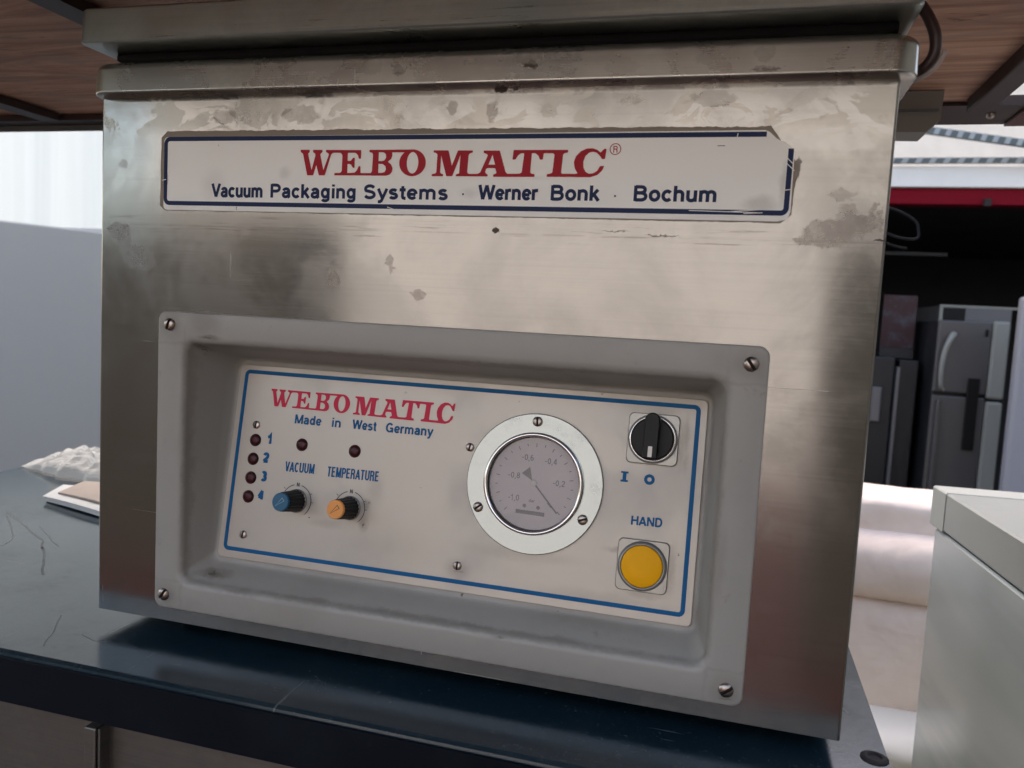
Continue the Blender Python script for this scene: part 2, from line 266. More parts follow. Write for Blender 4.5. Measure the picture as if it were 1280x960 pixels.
# ------------------------------------------------------------------ mesh helpers
class MB:
    def __init__(s): s.v = []; s.f = []; s.sm = []
    def add(s, vs, fs, smooth=False):
        o = len(s.v); s.v += [tuple(q) for q in vs]; s.f += [tuple(i + o for i in f) for f in fs]; s.sm += [smooth] * len(fs)
    def box(s, x0, x1, y0, y1, z0, z1, b=0.0):
        if b <= 0:
            s.add([(x, y, z) for z in (z0, z1) for (x, y) in ((x0, y0), (x1, y0), (x1, y1), (x0, y1))],
                  [(0, 3, 2, 1), (4, 5, 6, 7), (0, 1, 5, 4), (1, 2, 6, 5), (2, 3, 7, 6), (3, 0, 4, 7)])
        else:
            rings = []
            for (i, z) in ((b, z0), (b * .3, z0 + b * .3), (0, z0 + b), (0, z1 - b), (b * .3, z1 - b * .3), (b, z1)):
                rings.append([(x, y, z) for (x, y) in rr(x0 + i, x1 - i, y0 + i, y1 - i, max(b * 1.2 - i, b * .3), 3)])
            s.loft(rings, True, True, smooth=False)
        return s
    def loft(s, rings, cap0=False, cap1=False, smooth=True, closed=True):
        o = len(s.v); n = len(rings[0])
        for r in rings: s.v += [tuple(q) for q in r]
        for k in range(len(rings) - 1):
            for i in range(n if closed else n - 1):
                j = (i + 1) % n
                s.f.append((o + k * n + i, o + k * n + j, o + (k + 1) * n + j, o + (k + 1) * n + i)); s.sm.append(smooth)
        if cap0: s.f.append(tuple(o + i for i in reversed(range(n)))); s.sm.append(False)
        if cap1: s.f.append(tuple(o + (len(rings) - 1) * n + i for i in range(n))); s.sm.append(False)
        return s
    def tube(s, pts, r, n=10, caps=True, smooth=True):
        pts = [Vector(q) for q in pts]; rings = []; up = None
        for i, q in enumerate(pts):
            t = (pts[min(i + 1, len(pts) - 1)] - pts[max(i - 1, 0)]).normalized()
            if up is None: up = t.orthogonal().normalized()
            up = (up - t * up.dot(t)).normalized(); sd_ = t.cross(up)
            rad = r[i] if isinstance(r, (list, tuple)) else r
            rings.append([q + (up * cos(2 * pi * k / n) + sd_ * sin(2 * pi * k / n)) * rad for k in range(n)])
        return s.loft(rings, caps, caps, smooth)
    def poly(s, outer, fmap, h, holes=()):
        loops = [[Vector((x, y, 0)) for x, y in L] for L in [outer, *holes]]
        flat = [q for L in loops for q in L]; tris = tessellate_polygon(loops); out = []
        for t in tris:
            a, b, c = (flat[i] for i in t)
            out.append(t if (b - a).cross(c - a).z > 0 else (t[0], t[2], t[1]))
        s.add([fmap(q.x, q.y, h) for q in flat], out)
    def build(s, name, m, parent=None, sharp=None):
        me = bpy.data.meshes.new(name); me.from_pydata(s.v, [], s.f)
        me.polygons.foreach_set('use_smooth', s.sm); me.materials.append(M[m] if isinstance(m, str) else m); me.update()
        uv = me.uv_layers.new(name='UVMap')
        vs = me.vertices
        for p in me.polygons:
            nx, ny, nz = (abs(c) for c in p.normal)
            for li in p.loop_indices:
                c = vs[me.loops[li].vertex_index].co
                uv.data[li].uv = (c.x, c.z) if ny >= nx and ny >= nz else ((c.y, c.z) if nx >= nz else (c.x, c.y))
        if sharp: me.set_sharp_from_angle(angle=R(sharp))
        xs = [v.co.x for v in vs]; ys = [v.co.y for v in vs]; zs = [v.co.z for v in vs]
        ctr = Vector(((min(xs) + max(xs)) / 2, (min(ys) + max(ys)) / 2, (min(zs) + max(zs)) / 2))
        for v in vs: v.co -= ctr
        o = bpy.data.objects.new(name, me); COL.objects.link(o)
        base = Vector((0, 0, 0)); p = parent
        while p is not None: base += p.location; p = p.parent
        if parent is not None: o.parent = parent
        o.location = ctr - base
        return o

def arc(cx, cy, rx, ry, a0, a1, n=10):
    return [(cx + rx * cos(R(a0 + (a1 - a0) * i / n)), cy + ry * sin(R(a0 + (a1 - a0) * i / n))) for i in range(n + 1)]
def rr(x0, x1, y0, y1, r, n=5):
    o = []
    for cx, cy, a in ((x1 - r, y1 - r, 0), (x0 + r, y1 - r, 90), (x0 + r, y0 + r, 180), (x1 - r, y0 + r, 270)): o += arc(cx, cy, r, r, a, a + 90, n)
    return o
def circ(cx, cy, r, n=40): return [(cx + r * cos(2 * pi * i / n), cy + r * sin(2 * pi * i / n)) for i in range(n)]

def thing(name, label, cat, loc=(0, 0, 0), group=None):
    o = bpy.data.objects.new(name, None); COL.objects.link(o); o.location = loc; o.empty_display_size = .05
    o['label'] = label; o['category'] = cat
    if group: o['group'] = group
    return o
def tag(o, label, cat, group=None):
    o['label'] = label; o['category'] = cat
    if group: o['group'] = group
    return o
def struct(o): o['kind'] = 'structure'; return o
def copy_tree(o, parent=None, loc=None):
    c = o.copy(); COL.objects.link(c); c.parent = parent
    if loc is not None: c.location = loc
    for ch in list(o.children): copy_tree(ch, c)
    return c

# frames of reference: the machine's front face and its sloping faceplate
def FR(x, z, h): return (x, -h, z)
PB = (0.0, .0233, .0493); TI = R(10.0)
E2 = (sin(TI), cos(TI)); N2 = (-cos(TI), sin(TI))      # (y, z) of the up-slope and outward directions
def PL(x, t, h): return (x, PB[1] + E2[0] * t + N2[0] * h, PB[2] + E2[1] * t + N2[1] * h)

def slab(mb, loop, fmap, h0, h1, bev=0.0, shrink=None):
    """plate with a softened front edge; loop given as list of 2d points round a centre"""
    cx = sum(q[0] for q in loop) / len(loop); cy = sum(q[1] for q in loop) / len(loop)
    def ins(L, d):
        out = []
        for x, y in L:
            dx, dy = x - cx, y - cy; out.append((x - (d if dx > 0 else -d), y - (d if dy > 0 else -d)))
        return out
    rings = [[fmap(x, y, h0) for x, y in loop], [fmap(x, y, h1 - bev) for x, y in loop]]
    if bev: rings.append([fmap(x, y, h1) for x, y in ins(loop, bev)])
    return mb.loft(rings, False, True, smooth=False)
def lathe(mb, cx, cy, prof, fmap, n=40, cap=True, smooth=True):
    return mb.loft([[fmap(x, y, h) for x, y in circ(cx, cy, r, n)] for r, h in prof], False, cap, smooth)

# ------------------------------------------------------------------ lettering
def stroke(mb, pts, wd, fmap, h, closed=False):
    P = [Vector(q) for q in pts]; P = [q for i, q in enumerate(P) if i == 0 or (q - P[i - 1]).length > 1e-7]
    n = len(P); L = []; Rr = []
    for i in range(n):
        a = P[i] - P[i - 1] if (i > 0 or closed) else P[1] - P[0]
        b = P[(i + 1) % n] - P[i] if (i < n - 1 or closed) else P[i] - P[i - 1]
        a = a.normalized(); b = b.normalized(); t = (a + b)
        t = t.normalized() if t.length > 1e-5 else a
        nn = Vector((-t.y, t.x)); k = wd / 2 / max(.45, nn.dot(Vector((-a.y, a.x))))
        L.append(P[i] + nn * k); Rr.append(P[i] - nn * k)
    vs = [fmap(q.x, q.y, h) for q in Rr] + [fmap(q.x, q.y, h) for q in L]
    fs = [(i, (i + 1) % n, n + (i + 1) % n, n + i) for i in range(n if closed else n - 1)]
    mb.add(vs, fs)
A_ = arc
GL = {
 'a': (.55, [A_(.26, .47, .17, .185, 165, 0, 8) + [(.43, .06), (.46, 0)], [(.43, .42), (.28, .385)] + A_(.235, .225, .15, .15, 100, 290, 9) + [(.43, .2)]]),
 'c': (.52, [A_(.27, .365, .195, .29, 40, 320, 14)]),
 'u': (.55, [[(.09, .73)] + A_(.255, .25, .165, .175, 180, 350, 8) + [(.43, .24)], [(.44, .73), (.44, 0)]]),
 'n': (.56, [[(.09, 0), (.09, .73)], A_(.265, .46, .175, .19, 170, 0, 8) + [(.44, 0)]]),
 'h': (.56, [[(.09, 0), (.09, 1)], A_(.265, .46, .175, .19, 170, 0, 8) + [(.44, 0)]]),
 'm': (.86, [[(.09, 0), (.09, .73)], A_(.25, .46, .16, .19, 170, 0, 8) + [(.41, 0)], A_(.575, .46, .165, .19, 170, 0, 8) + [(.74, 0)]]),
 'k': (.53, [[(.09, 0), (.09, 1)], [(.10, .26), (.42, .73)], [(.22, .42), (.46, 0)]]),
 'g': (.57, [A_(.26, .375, .175, .28, 0, 360, 18), [(.445, .73), (.445, .0)] + A_(.265, -.03, .18, .14, 0, -160, 8)]),
 'd': (.57, [A_(.26, .365, .175, .285, 0, 360, 18), [(.445, 1), (.445, 0)]]),
 'i': (.26, [[(.13, 0), (.13, .73)], [(.13, .85), (.13, 1.0)]]),
 'y': (.52, [[(.05, .73), (.27, .04)], [(.48, .73), (.28, .06), (.22, -.13), (.16, -.19), (.05, -.19)]]),
 's': (.50, [A_(.25, .515, .155, .135, 25, 200, 8) + A_(.25, .515, .155, .125, 200, 255, 3)[1:] + A_(.25, .225, .165, .145, 75, 0, 5) + A_(.25, .215, .165, .14, 0, -160, 8)[1:]]),
 't': (.34, [[(.17, .92), (.17, .18), (.2, .1), (.27, .07), (.33, .07)], [(.02, .66), (.32, .66)]]),
 'e': (.54, [[(.10, .355), (.44, .355)], A_(.27, .365, .195, .29, 2, 322, 16)]),
 'r': (.37, [[(.09, 0), (.09, .73)], A_(.27, .46, .18, .19, 170, 85, 5) + [(.35, .655)]]),
 'o': (.58, [A_(.285, .365, .2, .285, 0, 360, 20)]),
 'V': (.66, [[(.05, 1), (.33, .02)], [(.61, 1), (.33, .02)]]),
 'P': (.66, [[(.1, 0), (.1, 1)], [(.1, .92), (.36, .92)] + A_(.36, .7, .2, .22, 90, -90, 9) + [(.1, .48)]]),
 'S': (.66, [A_(.33, .7, .22, .22, 20, 215, 9) + [(.33, .52)] + A_(.33, .29, .235, .215, 60, -160, 10)]),
 'W': (.95, [[(.05, 1), (.25, .02)], [(.25, .02), (.475, .98)], [(.475, .98), (.70, .02)], [(.70, .02), (.9, 1)]]),
 'B': (.70, [[(.1, 0), (.1, 1)], [(.1, .92), (.38, .92)] + A_(.38, .73, .18, .19, 90, -90, 8) + [(.1, .54)], [(.1, .53), (.40, .53)] + A_(.40, .305, .21, .225, 90, -90, 8) + [(.1, .08)]]),
 'M': (.84, [[(.1, 0), (.1, 1)], [(.12, .98), (.42, .05)], [(.42, .05), (.72, .98)], [(.74, 0), (.74, 1)]]),
 'G': (.76, [A_(.37, .5, .28, .42, 40, 320, 16), [(.40, .44), (.67, .44)], [(.64, .48), (.64, 0)]]),
 'H': (.72, [[(.1, 0), (.1, 1)], [(.62, 0), (.62, 1)], [(.1, .52), (.62, .52)]]),
 'A': (.70, [[(.05, 0), (.35, .97)], [(.65, 0), (.35, .97)], [(.17, .29), (.53, .29)]]),
 'N': (.72, [[(.1, 0), (.1, 1)], [(.12, .97), (.60, .03)], [(.62, 0), (.62, 1)]]),
 'D': (.72, [[(.1, 0), (.1, 1)], [(.1, .92), (.33, .92)] + A_(.33, .5, .29, .42, 90, -90, 12) + [(.1, .08)]]),
 'U': (.70, [[(.1, 1)] + A_(.35, .32, .25, .24, 180, 360, 10) + [(.60, 1)]]),
 'C': (.70, [A_(.36, .5, .27, .42, 45, 315, 16)]),
 'T': (.62, [[(.02, .92), (.60, .92)], [(.31, 0), (.31, .92)]]),
 'E': (.62, [[(.1, 0), (.1, 1)], [(.1, .92), (.57, .92)], [(.1, .52), (.53, .52)], [(.1, .08), (.58, .08)]]),
 'R': (.70, [[(.1, 0), (.1, 1)], [(.1, .92), (.38, .92)] + A_(.38, .72, .19, .20, 90, -90, 8) + [(.1, .52)], [(.36, .52), (.52, .42), (.56, .3), (.57, 0)]]),
 '1': (.5, [[(.05, .72), (.22, .78), (.30, .98), (.30, 0)]]),
 '2': (.6, [A_(.29, .70, .2, .22, 170, -20, 9) + [(.40, .46), (.14, .2), (.1, .09)], [(.06, .08), (.54, .08)]]),
 '3': (.6, [A_(.28, .72, .18, .2, 150, -80, 8) + [(.22, .52)], [(.22, .52), (.3, .51)] + A_(.28, .29, .21, .21, 70, -150, 9)]),
 '4': (.6, [[(.40, 0), (.40, .95)], [(.42, .96), (.06, .30)], [(.03, .27), (.56, .27)]]),
 '6': (.6, [A_(.3, .3, .2, .22, 0, 360, 16), A_(.33, .42, .23, .5, 80, 190, 8)]),
 '8': (.6, [A_(.3, .72, .17, .2, 0, 360, 14), A_(.3, .29, .2, .21, 0, 360, 14)]),
 '0': (.6, [A_(.3, .5, .2, .42, 0, 360, 20)]),
 'O': (.74, [A_(.37, .5, .24, .42, 0, 360, 22)]),
 ',': (.28, [[(.14, .12), (.14, -.02), (.08, -.14)]]), '-': (.4, [[(.05, .42), (.35, .42)]]), '+': (.5, [[(.05, .45), (.45, .45)], [(.25, .25), (.25, .65)]]),
 '.': (.28, [[(.14, 0), (.14, .16)]]), '·': (.34, [[(.12, .45), (.22, .45)]]), ' ': (.28, []),
}
def write(mb, txt, x0, y0, x1, y1, cap, wd, fmap, h, tr=.93):
    """text from (x0, y0) to (x1, y1) along the baseline, cap height cap, stroke wd (share of cap)"""
    tot = sum(GL[c][0] for c in txt); kx = (x1 - x0) / tot; x = 0; q = 0
    for c in txt:
        adv, paths = GL[c]
        for pth in paths:
            pts = []
            for px, py in pth:
                X = x0 + (x + adv / 2 + (px - adv / 2) * tr) * kx; pts.append((X, y0 + (y1 - y0) * (x + px) / tot + py * cap))
            cl = len(pts) > 6 and abs(pts[0][0] - pts[-1][0]) < 1e-6 and abs(pts[0][1] - pts[-1][1]) < 1e-6
            if cl: pts = pts[:-1]
            stroke(mb, pts, wd * cap, fmap, h + (q % 7) * 1.2e-5, cl); q += 1
        x += adv

# the slab-serif maker's name, outline per letter (units: 1/9.143 px of the printed sticker)
LOGO = [
 ([(55,103),(178,103),(178,128),(155,150),(208,345),(252,170),(250,150),(218,128),(220,103),(345,103),(345,128),(315,155),(362,345),(425,165),(425,148),(388,128),(385,103),(500,103),(500,137),(475,140),(455,160),(382,408),(305,408),(268,285),(232,408),(152,408),(90,152),(58,128)], []),
 ([(440,103),(835,103),(835,208),(808,208),(795,165),(765,137),(668,137),(668,235),(710,232),(735,195),(758,195),(758,318),(738,318),(710,275),(668,270),(668,380),(760,375),(790,345),(808,296),(832,296),(835,380),(990,380),(990,410),(505,408),(505,380),(580,378),(598,355),(600,165),(580,140),(560,137),(440,137)], []),
 ([(935,100),(1170,98),(1215,130),(1217,170),(1205,210),(1165,243),(1205,275),(1225,320),(1220,365),(1195,398),(1150,412),(960,411),(960,380),(975,360),(982,155),(970,135),(935,128)], [[(1052,128),(1110,130),(1138,150),(1142,190),(1125,225),(1095,235),(1052,235)], [(1052,268),(1105,272),(1138,298),(1145,335),(1130,368),(1095,378),(1052,378)]]),
 ([(1150,98),(1470,93),(1440,128),(1195,130)], []),
 (arc(1459,255,157,163,0,350,34), [arc(1460,255,68,130,0,348,28)]),
 ([(1701,103),(1871,103),(1916,290),(1977,103),(2147,103),(2144,128),(2114,137),(2099,160),(2092,372),(2107,388),(2200,390),(2200,420),(1964,418),(1967,392),(2001,385),(2009,155),(1926,418),(1857,418),(1789,165),(1786,375),(1796,385),(1821,392),(1821,418),(1689,418),(1689,392),(1729,385),(1742,370),(1746,155),(1734,137),(1701,128)], []),
 ([(2264,103),(2439,103),(2512,365),(2532,387),(2650,387),(2650,425),(2379,425),(2379,395),(2410,385),(2415,372),(2400,325),(2390,318),(2320,318),(2300,325),(2290,365),(2300,385),(2320,395),(2320,420),(2180,420),(2180,390),(2207,388),(2235,372),(2310,165),(2305,150),(2264,130)], [[(2362,155),(2395,275),(2322,275)]]),
 ([(2587,95),(2935,93),(2929,133),(2904,135),(2899,213),(2867,213),(2854,170),(2819,135),(2781,133),(2774,370),(2784,385),(2822,390),(2821,425),(2610,425),(2610,388),(2664,385),(2684,370),(2701,135),(2664,137),(2634,165),(2612,213),(2579,213)], []),
 ([(2900,93),(3154,92),(3152,125),(3119,132),(3104,150),(3094,370),(3101,385),(3249,388),(3249,425),(2947,424),(2949,390),(2984,385),(3004,370),(3017,150),(3004,135),(2900,133)], []),
 ([(3534,80),(3524,205),(3497,205),(3469,160),(3439,125),(3404,115),(3364,125),(3329,170),(3312,235),(3317,310),(3339,360),(3374,385),(3414,380),(3454,350),(3479,290),(3521,288),(3504,345),(3459,400),(3389,428),(3229,426),(3229,388),(3261,380),(3229,320),(3217,240),(3234,170),(3279,110),(3339,75),(3399,72),(3444,90),(3479,125),(3504,85),(3519,75)], []),
]
def smooth_loop(L):
    """one light corner-cutting pass"""
    out = []
    for i, q in enumerate(L):
        a = L[i - 1]; b = L[(i + 1) % len(L)]
        for k in (a, b):
            d = math.hypot(k[0] - q[0], k[1] - q[1]); s = min(.25, 6 / max(d, 1e-6)); out.append((q[0] + (k[0] - q[0]) * s, q[1] + (k[1] - q[1]) * s))
    return out
def logo(mb, fmap, h, cm):
    for i, (o, holes) in enumerate(LOGO):
        mb.poly([cm(*q) for q in smooth_loop(o)], fmap, h + (i % 3) * 1.5e-5, [[cm(*q) for q in hl] for hl in holes])

# ------------------------------------------------------------------ large structure
GZ = -.90
struct(MB().box(-60, 60, -60, 60, GZ - .2, GZ).build('ground', 'ground'))
struct(MB().box(-6, 6, -6.0, -1.4, GZ - .05, GZ + .006).build('pavement', 'terracotta'))  # unseen red floor, added as a reddish reflection low in the steel

can = thing('plywood_shelter', 'low reddish plywood shelf roof on brown steel joists, close above the steel machine', 'shelter', (-.3, .1, .52))
ZC = .52; YF = -.43
for a, b in ((-1.345, -.539), (-.539, -.130), (-.130, .296), (.296, .713)): MB().box(a + .0015, b - .0015, YF, .558, ZC, ZC + .012).build('plywood_sheet', 'ply', can)
for x, wj in ((-.539, .0165), (-.130, .0155), (.296, .0155)):
    q = MB(); q.box(x - wj, x + wj, YF, .479, ZC - .013, ZC - .002); q.build('joist', 'brown_steel', can)
q = MB(); q.box(.709, .733, YF, .503, ZC - .015, ZC + .012, .002); q.build('joist', 'brown_steel', can)
q = MB(); q.box(-1.345, .624, .489, .518, ZC - .010, ZC - .002); q.build('edge_beam', 'brown_steel', can)
q = MB(); q.box(-1.345, .624, .520, .524, ZC - .018, ZC); q.build('edge_trim', 'grey_edge', can)
q = MB(); q.box(.640, 1.215, .509, .597, ZC - .005, ZC - .001); q.box(.640, 1.215, .599, .602, ZC - .004, ZC + .03); q.build('edge_beam', 'brown_steel', can)
lb = MB(); lathe(lb, .745, .545, [(.005, 0), (.005, .004), (.0025, .006)], lambda x, y, h: (x, y, ZC - .005 - h), 8); lb.build('bolt', 'screw', can)
q = MB(); q.box(.7716, .798, .519, .591, ZC - .009, ZC - .006); q.build('cleat', 'redbrown', can)

# left: white tarpaulin wall with soft vertical folds
mb = MB(); rows = []
for k in range(7):
    z = GZ + k * (4.6 / 6)
    rows.append([(-6 + i * .055, 3.3 + .012 * sin(i * .9) + .01 * sin(i * .37 + k), z) for i in range(110)])
mb.loft(rows, closed=False)
tag(mb.build('tarpaulin_wall', 'tarp'), 'bright white tarpaulin wall closing the stall behind the table, at the left', 'tarpaulin')

# left: white box-like appliance standing against the table's left end
fz = thing('chest_freezer', 'plain pale grey-white appliance body beyond the left end of the blue table', 'freezer', (-2.6, 2, GZ))
q = MB(); o3 = [(-3.2, .9), (-2.42, .9), (-1.89, 2.70), (-3.2, 2.70)]
q.loft([[(x, y, z) for x, y in o3] for z in (GZ, .494)], True, False, False); q.loft([[(x, y, .494) for x, y in o3], [(x - .006, y, .500) for x, y in o3]], False, True, False); q.build('body', 'white_enamel', fz)
q = MB(); q.box(-2.35, -2.03, 2.25, 2.60, .5005, .520, .004); q.build('hinge_cover', 'white_enamel', fz)

# ------------------------------------------------------------------ table
tb = thing('work_table', 'dark blue enamelled steel table with scuffed glossy top carrying the machine', 'table', (.05, .4, GZ))
T0 = -.014
q = MB(); y0 = -.066
# top sheet with rolled front lip
prof = [(y0 + .0, T0 - .034), (y0, T0 - .004), (y0 + .001, T0 - .0012), (y0 + .004, T0), (y0 + .0055, T0), (.9295, T0), (.93, T0), (.93, T0 - .03)]
q.loft([[(x, y, z) for y, z in prof] for x in (-.537, .5915)], closed=False)
q.f = [tuple(reversed(f)) for f in q.f]; top = q.build('table_top', 'table', tb, sharp=40)
TT = lambda x, y, h: (x, y, T0 + h)
scuffs = [([(-.345, .228), (-.300, .205), (-.255, .178), (-.215, .155), (-.190, .128)], .0030), ([(-.330, .215), (-.285, .180), (-.250, .150), (-.238, .128)], .0020), ([(-.238, .128), (-.250, .118), (-.262, .112)], .0022),
    ([(-.200, .140), (-.165, .108), (-.140, .082), (-.128, .070)], .0030), ([(-.262, .196), (-.220, .168), (-.178, .142)], .0016), ([(-.040, .004), (-.028, -.012), (-.012, -.036), (-.004, -.050)], .0016), ([(.005, -.020), (.020, -.026), (.034, -.024)], .0008), ([(.575, .07), (.570, .085)], .002)]
for pts_, wd_ in scuffs:
    q = MB(); sm_ = []
    for k in range(len(pts_) - 1):
        for u in range(5):
            f = u / 5; x = pts_[k][0] * (1 - f) + pts_[k + 1][0] * f; y = pts_[k][1] * (1 - f) + pts_[k + 1][1] * f; nn = .0012 * noise.noise(Vector((x * 60, y * 60, 2))); sm_.append((x + nn, y + nn))
    stroke(q, sm_, wd_ * .8, TT, .00008); q.build('scuff', 'scuff', tb)
q = MB(); q.box(-.537, .5915, y0 - .0025, y0 - .0005, T0 - .0365, T0 - .003); q.build('front_rail', 'table_edge', tb)
q = MB(); q.box(.589, .5912, y0 + .002, .93, T0 - .034, T0 - .001); q.build('side_rail', 'table_edge', tb)
q = MB(); q.box(-.53, .585, y0 + .006, y0 + .010, GZ + .1, T0 - .034); q.build('front_panel', 'panel_steel', tb)
q = MB(); q.box(.054, .064, y0 - .004, y0 + .006, GZ + .1, T0 - .0405, .001); q.box(.0655, .0672, y0 - .003, y0 + .006, GZ + .1, T0 - .0405); q.build('panel_strip', 'panel_steel', tb)
for x in (-.50, .56):
    for y in (-.04, .88): MB().box(x - .02, x + .02, y - .02 + .03, y + .02 + .03, GZ, T0 - .036, .002).build('leg', 'table_edge', tb)
q = MB(); lathe(q, .5831, .0142, [(.0085, -.0002), (.0085, .0006), (.006, .0016), (.0045, .0016), (.004, .0004)], lambda x, y, h: (x, y, T0 + h), 24); q.build('bolt', 'slot', tb)

def spline(P, n=6):
    P = [Vector(q) for q in P]; out = []
    for i in range(len(P) - 1):
        a, b, c, d = P[max(i - 1, 0)], P[i], P[i + 1], P[min(i + 2, len(P) - 1)]
        for k in range(n):
            t = k / n; out.append(.5 * ((2 * b) + (c - a) * t + (2 * a - 5 * b + 4 * c - d) * t * t + (3 * b - a - 3 * c + d) * t ** 3))
    return out + [P[-1]]
# ------------------------------------------------------------------ machine
W, H, D = .56, .403, .42
mc = thing('vacuum_packing_machine', 'stainless steel tabletop vacuum packing machine with sticker, gauge and recessed control panel', 'packing machine', (.28, .25, T0))
# body shell: rounded front edges, opening behind the surround
q = MB(); r = .002
def bodyring(z): return [(r * 0, D, z)] + [(x, y, z) for x, y in arc(r, r, r, r, 180, 270, 5)] + [(x, y, z) for x, y in arc(W - r, r, r, r, 270, 360, 5)] + [(W, D, z)]
cx0, cx1, cz0, cz1 = .068, .488, .024, .230
left = [(0, D)] + arc(r, r, r, r, 180, 270, 6); rightp = arc(W - r, r, r, r, 270, 360, 6) + [(W, D)]
q.loft([[(x, y, z) for x, y in left] for z in (0, H)], closed=False); q.loft([[(x, y, z) for x, y in rightp] for z in (0, H)], closed=False)
for a, b, c_, d_ in ((r, cx0, 0, H), (cx1, W - r, 0, H), (cx0, cx1, 0, cz0), (cx0, cx1, cz1, H)):
    q.add([(a, 0, c_), (b, 0, c_), (b, 0, d_), (a, 0, d_)], [(0, 1, 2, 3)])
q.add([(0, D, 0), (W, D, 0), (W, D, H), (0, D, H)], [(3, 2, 1, 0)])
q.loft([[(x, y, z) for x, y in [(0, D)] + arc(r, r, r, r, 180, 270, 6) + arc(W - r, r, r, r, 270, 360, 6) + [(W, D)]] for z in (0, -.0)], closed=False)
body = q.build('body_shell', 'steel', mc, sharp=35)
q = MB(); q.box(.0015, W - .0015, .0015, D - .002, .0015, .006); q.build('underside_tray', 'black', mc)
for x in (.06, .50):
    for y in (.06, .36):
        q = MB(); lathe(q, x, y, [(.018, 0), (.02, .012), (.014, .0155)], lambda a, b, h: (a, b, T0 + h), 24); q.build('foot', 'rubber', mc)
# side screw seen at the right edge
q = MB(); lathe(q, .03, .035, [(.004, 0), (.004, .001), (.0025, .002)], lambda y, z, h: (W + h, y, z), 16); q.build('screw', 'screw', mc)
# chamber rim
q = MB(); rx0, rx1, ry0 = -.002, .5685, -.0135; rings = []
fil = .0065
def RRing(i, z, fwd=0): return [(x, y, z) for x, y in rr(rx0 + i, rx1 - i, ry0 + i + fwd, D + .01 - i, max(.016 - i * .3, .003), 8)]
rings.append(RRing(.015, .4005)); rings.append(RRing(.0012, .4005)); rings += [RRing(.0003, .4009), RRing(0, .4018), RRing(0, .4024, fwd=.00005), RRing(0, .4098, fwd=.0007), RRing(0, .4166, fwd=.0013), RRing(0, .4172, fwd=.00138)]
for k in range(0, 9):
    a = R(90 * k / 8); rings.append(RRing(fil * (1 - cos(a)), .4175 + fil * sin(a), fwd=.0014))
rings.append(RRing(.03, .424)); q.loft(rings, False, True, True); rim = q.build('chamber_rim', 'steel_rim', mc, sharp=60)
q = MB(); q.box(.002, .558, .0008, .006, .3990, .4020); q.build('rim_gap', 'rubber', mc)  # black strip standing in for the shadow gap under the rim
# gasket: slightly wavy black rubber
q = MB(); rings = []
for i in range(61):
    x = .0185 + (.5555 - .0185) * i / 60; wob = .0007 * noise.noise(Vector((x * 30, 0, 0)))
    endc = .0015 if i in (0, 60) else 0
    rings.append([(x, y, z) for y, z in ((-.0055 + endc, .4243 + wob + endc), (.012, .4243), (.012, .4312), (-.0055 + endc, .4312), (-.0068 + endc, .4298), (-.0068 + endc, .4262 + wob))])
q.loft(rings, True, True, False); q.build('gasket', 'rubber', mc)
# lid: folded sheet with overhanging flanges
q = MB(); rings = []
for i, z in ((.004, .431), (.0008, .4312), (0, .4322), (0, .4548), (.001, .4562), (.004, .4566), (.05, .4570)):
    rings.append([(x, y, z) for x, y in rr(.007 + i, .5640 - i, -.0305 + i + max(0, z - .4322) * .09, D + .02 - i, .005, 5)])
q.loft(rings, True, True, False); q.build('lid', 'steel_lid', mc)
q = MB(); q.box(.03, .50, -.0025, .003, .4245, .4262); q.build('chamber_lip', 'steel_dark', mc)
# bent hose and brown strap at the right end of the rim
pts = [(.5720, .030, .452), (.5765, .028, .444), (.5805, .027, .434), (.5815, .028, .424), (.578, .03, .4165), (.571, .035, .412), (.562, .04, .411)]
q = MB(); q.tube(spline(pts), .0034, 12); q.build('hose', 'brown_strap', mc)
pts = [(.5865, .024, .4235), (.5825, .026, .4145), (.574, .03, .4085), (.563, .035, .4075), (.556, .04, .4075)]
q = MB(); q.tube(spline(pts), .0014, 8); q.build('tube', 'tube', mc)

# company sticker
q = MB(); jag = []
def edge(x0_, z0_, x1_, z1_, n, amp):
    for i in range(n):
        f = i / n; x = x0_ + (x1_ - x0_) * f; z = z0_ + (z1_ - z0_) * f; d = amp * (.6 * noise.noise(Vector((x * 70, z * 70, 3))) + .5 * noise.noise(Vector((x * 420, z * 420, 3))))
        jag.append((x + (d if abs(z1_ - z0_) > abs(x1_ - x0_) else 0), z + (d if abs(z1_ - z0_) <= abs(x1_ - x0_) else 0)))
edge(.0585, .3172, .500, .3168, 200, .0009); edge(.500, .3168, .5062, .322, 4, .0004); edge(.5062, .322, .5070, .352, 14, .0014); edge(.507, .352, .490, .3745, 10, .0012)
edge(.490, .3745, .060, .3758, 240, .0014); edge(.060, .3758, .0545, .371, 4, .0003); edge(.0545, .371, .0540, .321, 14, .0008); edge(.0540, .321, .0585, .3172, 4, .0002)
q.poly(jag, FR, .00012); q.build('adhesive_residue', 'residue', mc)
q = MB(); o = arc(.0605, .3210, .0032, .0032, 180, 270, 4) + [(.498, .3178), (.5035, .3190), (.5052, .3235), (.5048, .3595)] + [(.5022, .3628), (.4985, .3650), (.4945, .3668), (.4895, .3712), (.4870, .3722)] + arc(.0605, .3680, .0032, .0032, 90, 180, 4)
q.loft([[FR(x, z, .0) for x, z in o], [FR(x, z, .00035) for x, z in o]], False, True, False); st = q.build('company_sticker', 'sticker', mc)
q = MB(); h = .00050
pth = [(.4880, .36975)] + arc(.0625, .36625, .0035, .0035, 90, 180, 5) + arc(.0625, .3263, .0035, .0035, 180, 270, 5) + arc(.4995, .3258, .0030, .0030, 270, 360, 5) + [(.5027, .3612)]
stroke(q, pth, .0031, FR, h); q.build('border', 'navy', st)
q = MB()
